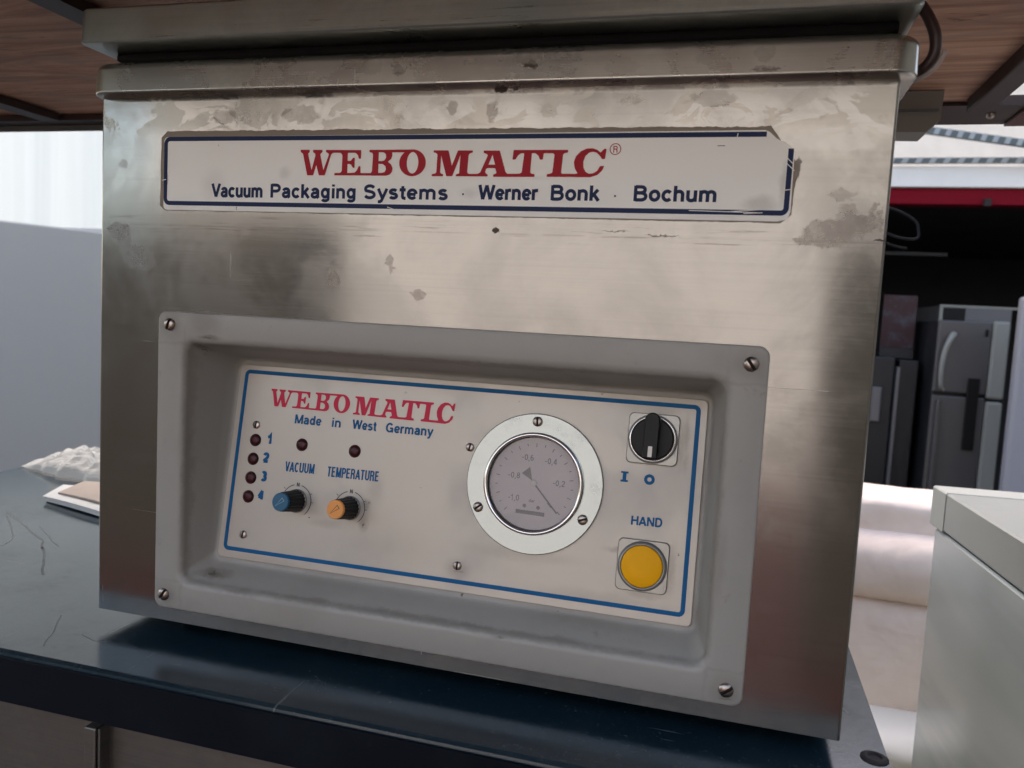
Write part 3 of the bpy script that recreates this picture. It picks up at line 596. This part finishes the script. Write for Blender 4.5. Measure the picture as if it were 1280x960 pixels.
for a, b in (((.4945, .3583), (.5055, .3480)), ((.5005, .3560), (.5045, .3520)), ((.501, .3365), (.5045, .3370)), ((.4700, .3232), (.4985, .3255)), ((.478, .3222), (.489, .3228)), ((.445, .3235), (.486, .3228)), ((.4705, .3662), (.4712, .3705)), ((.2405, .3225), (.2520, .3190)), ((.0560, .3395), (.0595, .3402))):
    q = MB(); stroke(q, [a, b], .00045, FR, h + 6e-5); q.build('scratch', 'sticker', st)
q = MB()
def cmS(gx, gy):
    px = 370 + gx / 9.143; f = (px - 376.1) / (757 - 376.1)
    top_px = 186.3 + (183.2 - 186.3) * f; bot_px = 219.6 + (221.5 - 219.6) * f
    v = (175 + gy / 9.143 - top_px) / (bot_px - top_px)
    return (.17195 + (.3912 - .17195) * (f + .045 * f * (f - 1)), .36155 + (.3437 - .36155) * v + .0000)
logo(q, FR, h, cmS); q.build('maker_name', 'red_ink', st)
q = MB(); stroke(q, circ(.3966, .3612, .00340, 28), .00055, FR, h, True); write(q, 'R', .3950, .3590, .3984, .3590, .0042, .15, FR, h + 2e-5); q.build('registered_mark', 'red_ink', st)
q = MB()
def word(parent, m_, *a):
    q_ = MB(); write(q_, *a); q_.build('lettering', m_, parent)
word(st, 'navy', 'Vacuum', .0992, .3277, .1427, .3277, .0097, .225, FR, h); word(st, 'navy', 'Packaging', .1480, .3278, .2170, .3278, .0097, .225, FR, h)
word(st, 'navy', 'Systems', .2215, .3279, .2852, .3279, .0097, .225, FR, h); word(st, 'navy', 'Werner', .3062, .3284, .3478, .3285, .0097, .225, FR, h)
word(st, 'navy', 'Bonk', .3555, .3286, .3888, .3286, .0097, .225, FR, h); word(st, 'navy', 'Bochum', .4095, .3288, .4620, .3288, .0097, .225, FR, h)
for x in (.2955, .3982): q = MB(); stroke(q, [(x - .0006, .3318), (x + .0006, .3318)], .0012, FR, h); q.build('dot', 'navy', st)
q = MB(); stroke(q, [(.4595, .3630), (.4640, .3630)], .0004, FR, h); q.build('mark', 'navy', st)

# moulded grey surround with recess
q = MB(); rings = []
def SR(i, y, x0=.0561, x1=.5002, z0=.0112, z1=.2418, r=.007): return [(x, y, z) for x, z in rr(x0 + i, x1 - i, z0 + i, z1 - i, r, 8)]
rings += [SR(0, .0), SR(0, -.0017), SR(.0004, -.0023), SR(.0012, -.0026)]
ox0, ox1, oz0, oz1 = .0800, .4755, .0345, .2185
rings.append([(x, -.0026, z) for x, z in rr(ox0 - .006, ox1 + .006, oz0 - .006, oz1 + .006, .012, 8)])
fx0, fx1 = .0895, .4695; ft0, ft1 = -.0050, .1590
def floor_y(z): return PB[1] + (z - PB[2]) * math.tan(TI) + .0012
fz0, fz1 = PB[2] + ft0 * E2[1], PB[2] + ft1 * E2[1]
# soft roll over the lip, then drafted walls, then fillet into the sloping floor
for k in range(1, 7):
    a = R(90 * k / 6); off = .006 - .006 * sin(a); dep = .006 * (1 - cos(a))
    rings.append([(x, -.0026 + dep, z) for x, z in rr(ox0 - off, ox1 + off, oz0 - off, oz1 + off, .0125 - .0035 * k / 6, 8)])
for k in range(0, 6):
    f = k / 5
    f2 = [.12, .45, .74, .90, .975, 1.0][k]; dd = [.12, .45, .74, .93, .99, 1.0][k]; ins = [.12, .40, .64, .79, .92, 1.0][k]
    loop = rr(ox0 + (fx0 + .003 - ox0) * ins, ox1 + (fx1 - .003 - ox1) * ins, oz0 + (fz0 + .002 - oz0) * ins, oz1 + (fz1 - .002 - oz1) * ins, .0085, 8)
    rings.append([(x, .0034 + (floor_y(z) - .0034) * dd, z) for x, z in loop])
q.loft(rings, False, True, True); q.build('panel_surround', 'surround', mc, sharp=70)

# faceplate
q = MB(); slab(q, rr(.0945, .4643, 0, .1540, .0035, 5), PL, -.0008, .0006, .0002); fp = q.build('faceplate', 'plate', mc)
q = MB(); hh = .0008
bl = rr(.1004, .4582, .0072, .1488, .0030, 5); stroke(q, bl, .0031, PL, hh, True); q.build('border', 'blue_ink', fp)
q = MB()
def cmP(gx, gy):
    f = (gx - 55) / (3534 - 55); f2 = f
    return (.1244 + (.2808 - .1244) * f2 + 0 * gy, .1366 - (gy - 100) / 320 * .0145 - .0006 * f)
logo(q, PL, hh, cmP); q.build('maker_name', 'rose_ink', fp)
q = MB()
word(fp, 'blue_ink', 'Made', .1482, .1106, .1722, .1107, .0072, .205, PL, hh); word(fp, 'blue_ink', 'in', .1805, .1107, .1893, .1107, .0072, .205, PL, hh)
word(fp, 'blue_ink', 'West', .1985, .1108, .2190, .1108, .0072, .205, PL, hh); word(fp, 'blue_ink', 'Germany', .2265, .1108, .2655, .1110, .0072, .205, PL, hh)
word(fp, 'blue_ink', 'VACUUM', .1450, .0724, .1710, .0728, .0078, .155, PL, hh, .84); word(fp, 'blue_ink', 'TEMPERATURE', .1818, .0722, .2258, .0727, .0078, .155, PL, hh, .84)
word(fp, 'blue_ink', 'HAND', .4182, .0634, .4402, .0640, .0062, .215, PL, hh)
for ch, x, t in (('1', .1270, .0925), ('2', .1256, .0778), ('3', .1258, .0630), ('4', .1252, .0482)): word(fp, 'blue_ink', ch, x - .0010, t, x + .0042, t, .0072, .34, PL, hh)
# I and O of the main switch
ix, it = .4112, .0925
stroke(q, [(ix, it), (ix, it + .0072)], .0026, PL, hh); stroke(q, [(ix - .0026, it + .0006), (ix + .0026, it + .0006)], .0014, PL, hh + 2e-5); stroke(q, [(ix - .0026, it + .0066), (ix + .0026, it + .0066)], .0014, PL, hh + 4e-5)
stroke(q, circ(.4286, it + .0033, .0026, 20), .0022, PL, hh, True)
q.build('lettering', 'blue_ink', fp)
q = MB()
KN = [(.1584, .0506), (.2043, .0503)]
for (kx, kt) in KN:
    Rk = .0126
    stroke(q, [(kx + Rk * cos(R(a)), kt + Rk * sin(R(a))) for a in range(205, 101, -4)], .0006, PL, hh)
    stroke(q, [(kx + Rk * cos(R(a)), kt + Rk * sin(R(a))) for a in range(76, -47, -4)], .0006, PL, hh)
    for a in (28, 0): stroke(q, [(kx + (Rk - .0002) * cos(R(a)), kt + Rk * sin(R(a))), (kx + (Rk + .0020) * cos(R(a)), kt + (Rk + .0020) * sin(R(a)))], .0004, PL, hh + 2e-5)
    write(q, 'N', kx - .0013, kt + Rk - .0014, kx + .0013, kt + Rk - .0014, .0030, .22, PL, hh)
    write(q, '+', kx + .0118, kt - .0125, kx + .0138, kt - .0125, .0024, .2, PL, hh)
    for a in (142, 206): stroke(q, [(kx + .0135 * cos(R(a)), kt + .0135 * sin(R(a))), (kx + .0155 * cos(R(a)), kt + .0155 * sin(R(a)))], .0004, PL, hh)
    ax, at = kx + Rk * cos(R(-47)), kt + Rk * sin(R(-47))
    q.poly([(ax + .0006, at + .0008), (ax - .0012, at - .0010), (ax + .0002, at - .0002)][::-1], PL, hh + 3e-5)
q.build('dial_marks', 'ink_dark', fp)

# screws
def screw(x, t, r_, ang, fmap, base=0.0, dome=.5, m_='screw'):
    q = MB(); c_, s_ = cos(R(ang)), sin(R(ang)); n = 20; hs = .11 * r_ * 2
    # head as dome rings with a real slot cut by two half-heads
    for sgn in (1, -1):
        rings = []
        for (rf, hf) in ((1.0, 0), (1.0, .28), (.88, .50), (.62, .68), (.3, .76)):
            rad = r_ * rf; lim = math.asin(min(.99, hs / rad)); pts = []
            for k in range(n + 1):
                a = lim + (pi - 2 * lim) * k / n; u, v = rad * cos(a), sgn * rad * sin(a)
                pts.append(fmap(x + u * c_ - v * s_, t + u * s_ + v * c_, base + r_ * hf * dome * 1.6))
            rings.append(pts if sgn > 0 else pts[::-1])
        q.loft(rings, False, True, False)
        a0 = rings  # slot wall
        L = [rg[0] for rg in rings] + [rg[-1] for rg in reversed(rings)]
        q.add(L, [tuple(range(len(L)))])
    hd = q.build('screw', m_, mc, sharp=30)
    q = MB(); lathe(q, x, t, [(r_ * .96, base), (r_ * .96, base + .12 * r_)], fmap, 20); q.build('slot', 'slot', hd)
    return hd
for x, z, a in ((.0668, .2320, 70), (.4895, .2304, 125), (.0652, .0219, 60), (.4897, .0216, 35)): screw(x, z, .0047, a, FR, .0026)
for x, t, a in ((.1148, .1065, 85), (.1153, .0192, 85), (.2953, .0186, 88), (.2957, .1057, 80)): screw(x, t, .0032, a, PL, .0006, .35)
# indicator lamps
for x, t in ((.1157, .0943), (.1157, .0793), (.1157, .0643), (.1156, .0493), (.1574, .0944), (.2031, .0938)):
    q = MB(); lathe(q, x, t, [(.0044, .0006), (.0044, .0012), (.0039, .0018), (.0025, .0024), (.001, .0026)], PL, 24); ld = q.build('indicator_lamp', 'led', mc)
    q = MB(); lathe(q, x, t, [(.0050, .0006), (.0050, .0009), (.0044, .0010)], PL, 24, cap=False); q.build('rim', 'slot', ld)
# knobs
for i, (kx, kt) in enumerate(KN):
    q = MB(); lathe(q, kx, kt, [(.0092, .0006), (.0092, .0016), (.0080, .0020)], PL, 32); q.build('knob_washer', 'switch_plate', mc)
    q = MB(); rings = []
    for hgt, rs in ((.0022, 1.04), (.004, 1.0), (.0215, .90), (.0225, .87)):
        rings.append([PL(kx + rs * .0080 * (1 + (.035 if k % 4 < 2 else -.02)) * cos(2 * pi * k / 72), kt + rs * .0080 * (1 + (.035 if k % 4 < 2 else -.02)) * sin(2 * pi * k / 72), hgt) for k in range(72)])
    q.loft(rings, False, True, False); kb = q.build('knob', 'black', mc)
    q = MB(); lathe(q, kx, kt, [(.0070, .0220), (.0070, .0240), (.0064, .0245)], PL, 32); q.build('cap', 'bluecap' if i == 0 else 'orange', kb)['label'] = 'blue cap' if i == 0 else 'orange cap'
    q = MB(); d = R(222)
    tip = (kx + .0050 * cos(d), kt + .0050 * sin(d)); bb = (kx - .0032 * cos(d), kt - .0032 * sin(d)); nx, ny = -sin(d) * .0014, cos(d) * .0014
    stroke(q, [tip, (bb[0] + nx, bb[1] + ny), (bb[0] - nx, bb[1] - ny)], .0004, PL, .02465, True); q.build('pointer', 'pale' if i == 0 else 'slot', kb)
# pressure gauge
gx, gt = .3468, .0843
q = MB(); prof = [(.0506, .0006), (.0506, .0022), (.0500, .0027), (.0368, .0027), (.0368, .0006)]
lathe(q, gx, gt, prof, PL, 72, cap=False, smooth=False); ga = q.build('pressure_gauge', 'chrome', mc, sharp=30)
q = MB(); prof = [(.0367, .0027), (.0367, .0058), (.0360, .0070), (.0350, .0073), (.0341, .0068), (.0336, .0060)]
lathe(q, gx, gt, prof, PL, 72, cap=False); q.build('bezel', 'bezel', ga)
q = MB(); lathe(q, gx, gt, [(.0336, .0060), (.0332, .0030), (.0330, .0008)], PL, 72, cap=False); q.build('dial_wall', 'slot', ga)
q = MB(); lathe(q, gx, gt, [(.0336, .0009), (.001, .0009)], PL, 72, smooth=False); q.build('dial', 'dial', ga)
q = MB(); lathe(q, gx, gt, [(.0335, .0034), (.020, .0036), (.001, .0037)], PL, 48); q.build('glass', 'glass', ga)
q = MB(); dh = .0012
gpx = lambda u, v: (gx + (u - 442) / 4.57 / 1745 * 1.0, gt - (v - 478) / 4.57 / 1760 + (u - 442) / 4.57 / 1760 * .07)
for txt, u, v, wd in (('-0,8', 320, 435, 75), ('-0,6', 392, 330, 75), ('-0,4', 530, 350, 75), ('-0,2', 588, 475, 75), ('-1,0', 330, 565, 70)):
    a = gpx(u - wd / 2, v + 12); b = gpx(u + wd / 2, v + 12); write(q, txt, a[0], a[1], b[0], a[1], .0044, .14, PL, dh)
for k in range(0, 21):
    a = R(222 - 13.5 * k + 4); rr1 = .0262 if k % 2 == 0 else .0272
    stroke(q, [(gx + rr1 * cos(a), gt + rr1 * sin(a)), (gx + .0290 * cos(a), gt + .0290 * sin(a))], .0006, PL, dh)
for (u, v) in ((398, 608), (480, 617)): q.poly(circ(*gpx(u, v), .0014, 12), PL, dh)
a = gpx(350, 640); b = gpx(520, 655); stroke(q, [a, b], .0028, PL, dh)
write(q, 'bar'.replace('b', 'd'), gpx(420, 588)[0], gpx(420, 585)[1], gpx(458, 588)[0], gpx(420, 585)[1], .0022, .16, PL, dh)
q.build('scale', 'dial_ink', ga)
q = MB(); nh = .0020; tip = gpx(592, 645); c0 = gpx(442, 475)
stroke(q, [c0, tip], .0011, PL, nh); stroke(q, [gpx(535, 585), gpx(560, 612)], .0014, PL, nh + 1e-5); q.poly([gpx(432, 462), gpx(412, 382), gpx(366, 420)], PL, nh + 2e-5); q.build('needle', 'dial_ink', ga)
q = MB(); lathe(q, c0[0], c0[1], [(.0024, nh), (.0024, nh + .0008), (.0018, nh + .0012)], PL, 20); q.build('hub', 'hub', ga)
for x, t, a in ((.3456, .1290, 95), (.3072, .0630, 40), (.3848, .0628, 20)): screw(x, t, .0037, a, PL, .0027, .4)
# square-plated rotary switch and push button
def squareplate(cx, ct): 
    q = MB(); slab(q, rr(cx - .0177, cx + .0177, ct - .0177, ct + .0177, .0035, 5), PL, .0006, .0026, .0005); return q
swx, swt = .4288, .1240
sp = squareplate(swx, swt).build('rotary_switch', 'switch_plate', mc)
q = MB(); lathe(q, swx, swt, [(.0170, .0026), (.0170, .0050), (.0163, .0058)], PL, 48); q.build('collar', 'grey_ring', sp)
q = MB(); lathe(q, swx, swt, [(.0160, .0056), (.0158, .0062), (.0150, .0063), (.0147, .0058)], PL, 48, cap=False); q.build('ring', 'bezel', sp)
q = MB(); lathe(q, swx, swt, [(.0146, .0055), (.0146, .0080), (.0138, .0088)], PL, 48); q.build('disc', 'black', sp)
q = MB(); loopo = [(swx + .0050, swt - .0132), (swx + .0052, swt + .012)] + arc(swx, swt + .0125, .0052, .0052, 0, 180, 8) + [(swx - .0052, swt + .012), (swx - .0050, swt - .0132)]
q.loft([[PL(x, t, .0085) for x, t in loopo], [PL(x, t, .0165) for x, t in loopo], [PL(swx + (x - swx) * .85, swt + (t - swt) * .96, .0178) for x, t in loopo]], False, True, False); q.build('grip', 'black', sp)
q = MB(); q.loft([[PL(x, t, .0176) for x, t in rr(swx - .0014, swx + .0014, swt - .0128, swt - .0055, .0003, 2)], [PL(x, t, .0181) for x, t in rr(swx - .0014, swx + .0014, swt - .0128, swt - .0055, .0003, 2)]], False, True, False); q.build('pointer', 'white', sp)
bx_, bt_ = .4288, .0364
sp = squareplate(bx_, bt_).build('push_button', 'switch_plate', mc)
q = MB(); lathe(q, bx_, bt_, [(.0168, .0026), (.0168, .0044), (.0160, .0052)], PL, 48); q.build('collar', 'grey_ring', sp)
q = MB(); lathe(q, bx_, bt_, [(.0158, .0050), (.0157, .0060), (.0148, .0062), (.0143, .0054)], PL, 48, cap=False); q.build('ring', 'switch_plate', sp)
q = MB(); lathe(q, bx_, bt_, [(.0141, .0050), (.0141, .0062), (.0132, .0068), (.006, .0071), (.001, .0072)], PL, 48); q.build('cap', 'yellow', sp)

# ------------------------------------------------------------------ things on the table, left
mb = MB(); rows = []
nx_, ny_ = 60, 34
for j in range(ny_):
    row = []
    for i in range(nx_):
        u, v = i / (nx_ - 1), j / (ny_ - 1); x = -.535 + .22 * u + .02 * v; y = .425 + .10 * v - .05 * u
        e_ = sin(pi * min(1, max(0, u))) ** .5 * sin(pi * v) ** .5
        P_ = Vector((x * 34, y * 34, 1)); zz = T0 + .002 + e_ * (.012 + .030 * (1 - abs(noise.noise(P_))) * .6 + .014 * abs(noise.noise(P_ * 1.9)) + .006 * abs(noise.noise(P_ * 4.1)))
        row.append((x + .010 * noise.noise(P_ * .9), y + .010 * noise.noise(P_ * .9 + Vector((5, 0, 0))), zz))
    rows.append(row)
mb.loft(rows, closed=False, smooth=False)
tag(mb.build('plastic_bag', 'plastic'), 'crumpled whitish plastic bag on the blue table left of the machine', 'plastic bag')
pk = thing('folded_booklet', 'stack of folded brown and white paper lying on the table left of the machine', 'papers', (-.30, .33, T0))
def sheet(name, cor, z0_, z1_, m_, bend=0):
    q = MB(); n = 8
    a, b, c, d = (Vector(k) for k in cor); up = []; dn = []
    rings = []
    for i in range(n + 1):
        u = i / n; p0 = a.lerp(b, u); p1 = d.lerp(c, u); zb = bend * sin(pi * u)
        rings.append([(p0.x, p0.y, z0_ + zb), (p1.x, p1.y, z0_ + zb), (p1.x, p1.y, z1_ + zb), (p0.x, p0.y, z1_ + zb)])
    q.loft(rings, True, True, False); return q.build(name, m_, pk)
sheet('page_block', [(-.345, .285), (-.20, .245), (-.20, .36), (-.372, .34)], T0 + .001, T0 + .0065, 'paper_white', .001)
sheet('cover', [(-.347, .282), (-.20, .243), (-.20, .36), (-.375, .342)], T0 + .0067, T0 + .0080, 'paper_white', .0015)
sheet('cover', [(-.338, .297), (-.20, .262), (-.20, .38), (-.360, .362)], T0 + .0085, T0 + .0108, 'paper', .002)

# ------------------------------------------------------------------ right: cream sofa behind the table
sf = thing('padded_sofa', 'cream upholstered sofa piled with a rolled pad, between the table and the white cabinet', 'sofa', (.85, 1.4, GZ))
def pad(name, x0, x1, y0, y1, z0, z1, m_, r=.03, amp=.006, seed=0, power=.55):
    q = MB(); rings = []; n = 36; m2 = 40
    for i in range(m2 + 1):
        u = i / m2; x = x0 + (x1 - x0) * u; e_ = min(1, sin(pi * min(max(u, .002), .998)) * 6) ** .5; ring = []
        for k in range(n):
            a = 2 * pi * k / n; c_, s_ = cos(a), sin(a); sx = math.copysign(abs(c_) ** power, c_); sz = math.copysign(abs(s_) ** power, s_)
            P_ = Vector((x * 7 + seed, c_ * 1.5, s_ * 1.5)); d = 1 + amp / .05 * .6 * noise.noise(P_) + amp / .05 * .4 * abs(noise.noise(P_ * 2.2)) + amp / .05 * .2 * noise.noise(P_ * 5)
            ring.append((x, (y0 + y1) / 2 + (y1 - y0) / 2 * sx * e_ * d, (z0 + z1) / 2 + (z1 - z0) / 2 * sz * (.55 + .45 * e_) * (1 + (d - 1) * .5)))
        rings.append(ring)
    q.loft(rings, True, True, True); return q.build(name, m_, sf)
pad('head_pad', .40, 1.45, 1.30, 1.50, -.245, -.090, 'fabric', seed=1, power=.45)
pad('rolled_pad', .42, 1.42, 1.235, 1.40, -.312, -.160, 'fabric', seed=5, power=.85, amp=.004)
pad('back_cushion', .40, 1.45, 1.24, 1.46, -.545, -.295, 'fabric', seed=9, power=.4, amp=.005)
pad('seat_cushion', .40, 1.45, 1.10, 1.42, -.590, -.520, 'fabric_light', seed=12, power=.6, amp=.009)
pad('seat_cushion', .40, 1.45, 1.11, 1.42, -.655, -.585, 'fabric_light', seed=17, power=.6, amp=.009)
MB().box(.42, 1.43, 1.16, 1.45, -.74, -.655, .01).build('base_board', 'redbrown', sf)
for x in (.5, 1.35): MB().box(x - .02, x + .02, 1.2, 1.24, GZ, -.74).build('leg', 'redbrown', sf)

# ------------------------------------------------------------------ right: white cabinet
cb = thing('white_cabinet', 'off-white topped cabinet with film-wrapped glossy side, standing right of the table', 'cabinet', (1.1, .4, GZ))
cb_ang = R(-4.1)
def CBx(u, v): # u across (right), v back
    return (.7614 + u * cos(cb_ang) - v * sin(cb_ang) * 1.0 + 0, .6331 + u * sin(cb_ang) * -1 * 0 + v * cos(cb_ang) + u * .085)
def cbox(name, u0, u1, v0, v1, z0, z1, m_, b=.002):
    q = MB(); rings = []
    for i, z in ((b, z0), (0, z0 + b), (0, z1 - b), (b, z1)):
        rings.append([(*CBx(u, v), z) for u, v in ((u0 + i, v0 + i), (u1 - i, v0 + i), (u1 - i, v1 - i), (u0 + i, v1 - i))])
    q.loft(rings, True, True, False); return q.build(name, m_, cb)
# v runs back; the side drifts right towards the camera
def CBx(u, v): return (.7614 + u * .995 - v * .0715, .6331 + v * .9975 + u * .09)
cbox('top_board', 0, .9, -.60, 0, -.001, .050, 'cab_top')
cbox('back_trim', -.0008, .9, .0015, .054, -.004, .0505, 'cab_edge')
cbox('carcass', .001, .9, -.60, .035, GZ + .03, -.0045, 'film', .003)
cbox('plinth', .02, .88, -.58, .03, GZ, GZ + .03, 'cab_edge', .001)

# ------------------------------------------------------------------ under the shelter: small grey box and looped cable
bxh = thing('junction_box', 'small beige plastic box hanging behind the right end of the machine lid', 'box', (.64, .48, .5))
q = MB(); o2 = [(.590, .4764), (.6625, .4750), (.6753, .4883), (.6767, .5192), (.590, .5192)]
q.loft([[(x, .46, z) for x, z in o2], [(x, .505, z) for x, z in o2]], True, True, False); q.build('housing', 'box_grey', bxh)
MB().box(.588, .6720, .4555, .4595, .4970, .4990).build('seam', 'grey_ring', bxh)
q = MB(); pts = []
for i in range(40):
    a = 2 * pi * i / 26; rx = .055 + .004 * sin(i); pts.append((.755 + rx * cos(a + 2.2) + .003 * i / 40, 1.2 + .0008 * i, .485 + .030 * sin(a + 2.2) - .35 * rx * cos(a + 2.2) - .0006 * i))
q.tube([(.70, 1.1, .655), (.705, 1.2, .6)] + pts, .0026, 8); tag(q.build('looped_cable', 'cable'), 'thin dark cable hanging in a loop beside the right edge of the machine', 'cable')

# ------------------------------------------------------------------ shop opposite
sh = thing('shop_unit', 'dark open-fronted shop unit with white fascia and crimson beam behind the machine, at the right', 'shop', (2.2, 3.6, GZ))
MB().box(-.2, 6, 3.0, 3.06, .842, .925, .004).build('fascia', 'fascia_white', sh)
MB().box(-.2, 6, 3.02, 3.10, .778, .840, .004).build('crimson_beam', 'crimson', sh)
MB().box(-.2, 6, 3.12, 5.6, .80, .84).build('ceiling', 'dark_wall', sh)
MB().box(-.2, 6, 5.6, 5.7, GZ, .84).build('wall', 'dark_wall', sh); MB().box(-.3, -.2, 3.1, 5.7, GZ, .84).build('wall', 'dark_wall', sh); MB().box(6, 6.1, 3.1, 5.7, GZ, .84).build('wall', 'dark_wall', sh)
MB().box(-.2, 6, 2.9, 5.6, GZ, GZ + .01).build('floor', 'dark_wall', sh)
MB().box(.8, 1.36, 3.45, 3.49, .615, .630).build('lamp_batten', 'batten', sh)
MB().box(1.37, 1.395, 3.0, 3.019, .772, .800).build('hook', 'slot', sh)
rf = thing('translucent_roof', 'bright translucent sheeting roof with thin seams above the shop', 'roof', (2.4, 4, .95))
rings = [[(x, 3.10 + (z - .93) * .9, z) for x in (.4, 6)] for z in (.93, 1.3, 2.2)]
q = MB(); q.loft(rings, closed=False); q.build('sheet', 'roof_sheet', rf)
for a, b in (((1.1, 3.6, 1.40), (3.2, 3.6, 1.23)), ((1.0, 3.3, 1.21), (3.0, 3.3, 1.08))):
    q = MB(); q.tube([a, b], .006, 6); q.build('seam', 'rib_light', rf)
def ribbed(name, p0, p1, th, n):
    q = MB(); a = Vector(p0); b = Vector(p1); d = (b - a); up = Vector((0, 0, th))
    q.add([a, b, b + up, a + up, a + Vector((0, .02, 0)), b + Vector((0, .02, 0)), b + up + Vector((0, .02, 0)), a + up + Vector((0, .02, 0))], [(0, 1, 2, 3), (4, 7, 6, 5), (0, 4, 5, 1), (3, 2, 6, 7), (0, 3, 7, 4), (1, 5, 6, 2)])
    e = q.build(name, 'rib_dark', rf)
    for k in range(n):
        s0 = a + d * ((k + .1) / n); s1 = a + d * ((k + .52) / n); o_ = Vector((0, -.006, 0)); sk = d * (.22 / n)
        q = MB(); q.add([s0 + o_, s1 + o_, s1 + up + o_ + sk, s0 + up + o_ + sk, s0, s1, s1 + up + sk, s0 + up + sk], [(0, 1, 2, 3), (0, 4, 5, 1), (3, 2, 6, 7), (0, 3, 7, 4), (1, 5, 6, 2)]); q.build('rib', 'rib_light', e)
ribbed('corrugated_edge', (.95, 2.98, .930), (2.05, 2.98, .934), .021, 22)
ribbed('corrugated_edge', (.90, 2.90, 1.062), (1.95, 2.90, .80 + .10), .026, 26)

# fridges in the shop
fg = thing('refrigerator', 'steel grey two-door refrigerator with curved light handle inside the dark shop', 'refrigerator', (1.42, 3.3, GZ), 'refrigerators in the dark shop')
MB().box(1.262, 1.455, 3.04, 3.06, .035, .325, .006).build('upper_door', 'fridge', fg); MB().box(1.262, 1.455, 3.04, 3.06, GZ + .05, .022, .006).build('lower_door', 'fridge', fg)
MB().box(1.457, 1.518, 3.035, 3.07, .02, .330, .010).build('edge_trim', 'fridge_side', fg); MB().box(1.457, 1.518, 3.035, 3.07, GZ + .05, .010, .010).build('edge_trim', 'fridge_side', fg)
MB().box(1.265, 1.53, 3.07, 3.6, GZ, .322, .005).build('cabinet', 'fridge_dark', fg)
q = MB(); hp = spline([(1.300, 3.035, .045), (1.284, 3.010, .06), (1.278, 3.0, .13), (1.284, 2.998, .20), (1.302, 3.0, .255), (1.318, 3.030, .27)], 5)
q.tube(hp, [.007 + .006 * (k / len(hp)) for k in range(len(hp))], 8); q.build('handle', 'fridge_side', fg)
MB().box(1.277, 1.292, 3.015, 3.0385, -.55, .005, .004).build('handle', 'fridge', fg)
MB().box(1.385, 1.428, 3.028, 3.038, -.19, .10, .003).build('dispenser', 'black', fg)
MB().box(1.432, 1.441, 3.034, 3.039, .268, .295).build('badge', 'black', fg)
f2 = thing('refrigerator', 'pale lilac-white refrigerator with thin light frame, behind the steel grey one', 'refrigerator', (1.5, 3.8, GZ), 'refrigerators in the dark shop')
MB().box(1.40, 1.70, 3.66, 4.2, GZ, .405, .006).build('cabinet', 'fridge_white', f2)
MB().box(1.318, 1.330, 3.30, 3.32, GZ, .385).build('frame_post', 'fridge_side', f2); MB().box(1.318, 1.66, 3.30, 3.32, .3865, .396).build('frame_rail', 'fridge_side', f2)
MB().box(1.332, 1.42, 3.31, 3.32, GZ, .3845).build('door_glass', 'black', f2)
f3 = thing('refrigerator', 'dark refrigerator with narrow light edge, left in the shop under the poster', 'refrigerator', (1.1, 3.3, GZ), 'refrigerators in the dark shop')
MB().box(.95, 1.145, 3.2, 3.7, GZ, .16, .005).build('cabinet', 'fridge_dark', f3); MB().box(1.150, 1.162, 3.18, 3.22, GZ, .12).build('edge_trim', 'grey_ring', f3)
MB().box(1.06, 1.10, 3.18, 3.198, -.12, .03, .004).build('handle', 'grey_ring', f3); MB().box(1.165, 1.24, 3.22, 3.7, GZ, .15, .004).build('side_panel', 'fridge_dark', f3)
f4 = thing('refrigerator', 'tall pale lilac refrigerator at the right margin, nearest of the refrigerators', 'refrigerator', (1.7, 2.7, GZ), 'refrigerators in the dark shop')
MB().box(1.418, 2.0, 2.6, 2.655, GZ, .41, .012).build('cabinet', 'fridge_lilac', f4); MB().box(1.50, 1.95, 2.585, 2.598, .05, .38, .003).build('door', 'fridge_lilac', f4)
po = thing('poster', 'faded red and grey poster leaning above the dark refrigerator', 'poster', (1.1, 3.35, .3))
MB().box(1.10, 1.235, 3.34, 3.35, .20, .43).build('print', 'poster', po); MB().box(1.10, 1.235, 3.332, 3.339, .155, .198).build('lower_strip', 'fridge_dark', po)

# ------------------------------------------------------------------ added out of view, only for the steel to reflect
tag(MB().box(-5, 5, -6.1, -6.0, GZ, 2.7).build('market_tent', 'tent_white'), 'white tent wall closing the far side of the aisle in front of the machine', 'tent')  # unseen, put here as the bright reflection in the steel front
rows = [[(2.3 + .02 * sin(k * 1.1), -3.0 + k * .05, z) for k in range(86)] for z in (GZ, 0, 1.7)]
mb = MB(); mb.loft(rows, closed=False); tag(mb.build('side_curtain', 'curtain'), 'grey side curtain hanging at the right end of the aisle, beyond the white cabinet', 'curtain')  # unseen, added to cut sky from the rim and edge reflections
lk = thing('storage_locker', 'row of dark grey lockers across the aisle from the machine, on its left', 'locker', (-2.2, -2.4, GZ))
for k in range(4): MB().box(-4.40 + k * .82, -4.40 + k * .82 + .81, -2.6, -2.2, GZ, .60, .01).build('locker_door', 'locker_paint', lk)  # unseen boxes, added as the dark reflection on the left
l2 = thing('storage_locker', 'row of dark grey lockers across the aisle from the machine, on its right', 'locker', (1.6, -2.4, GZ))
for k in range(5): MB().box(.78 + k * .82, .78 + k * .82 + .81, -2.6, -2.2, GZ, .60, .01).build('locker_door', 'locker_paint', l2)  # added likewise out of view, darkens the reflection on the right
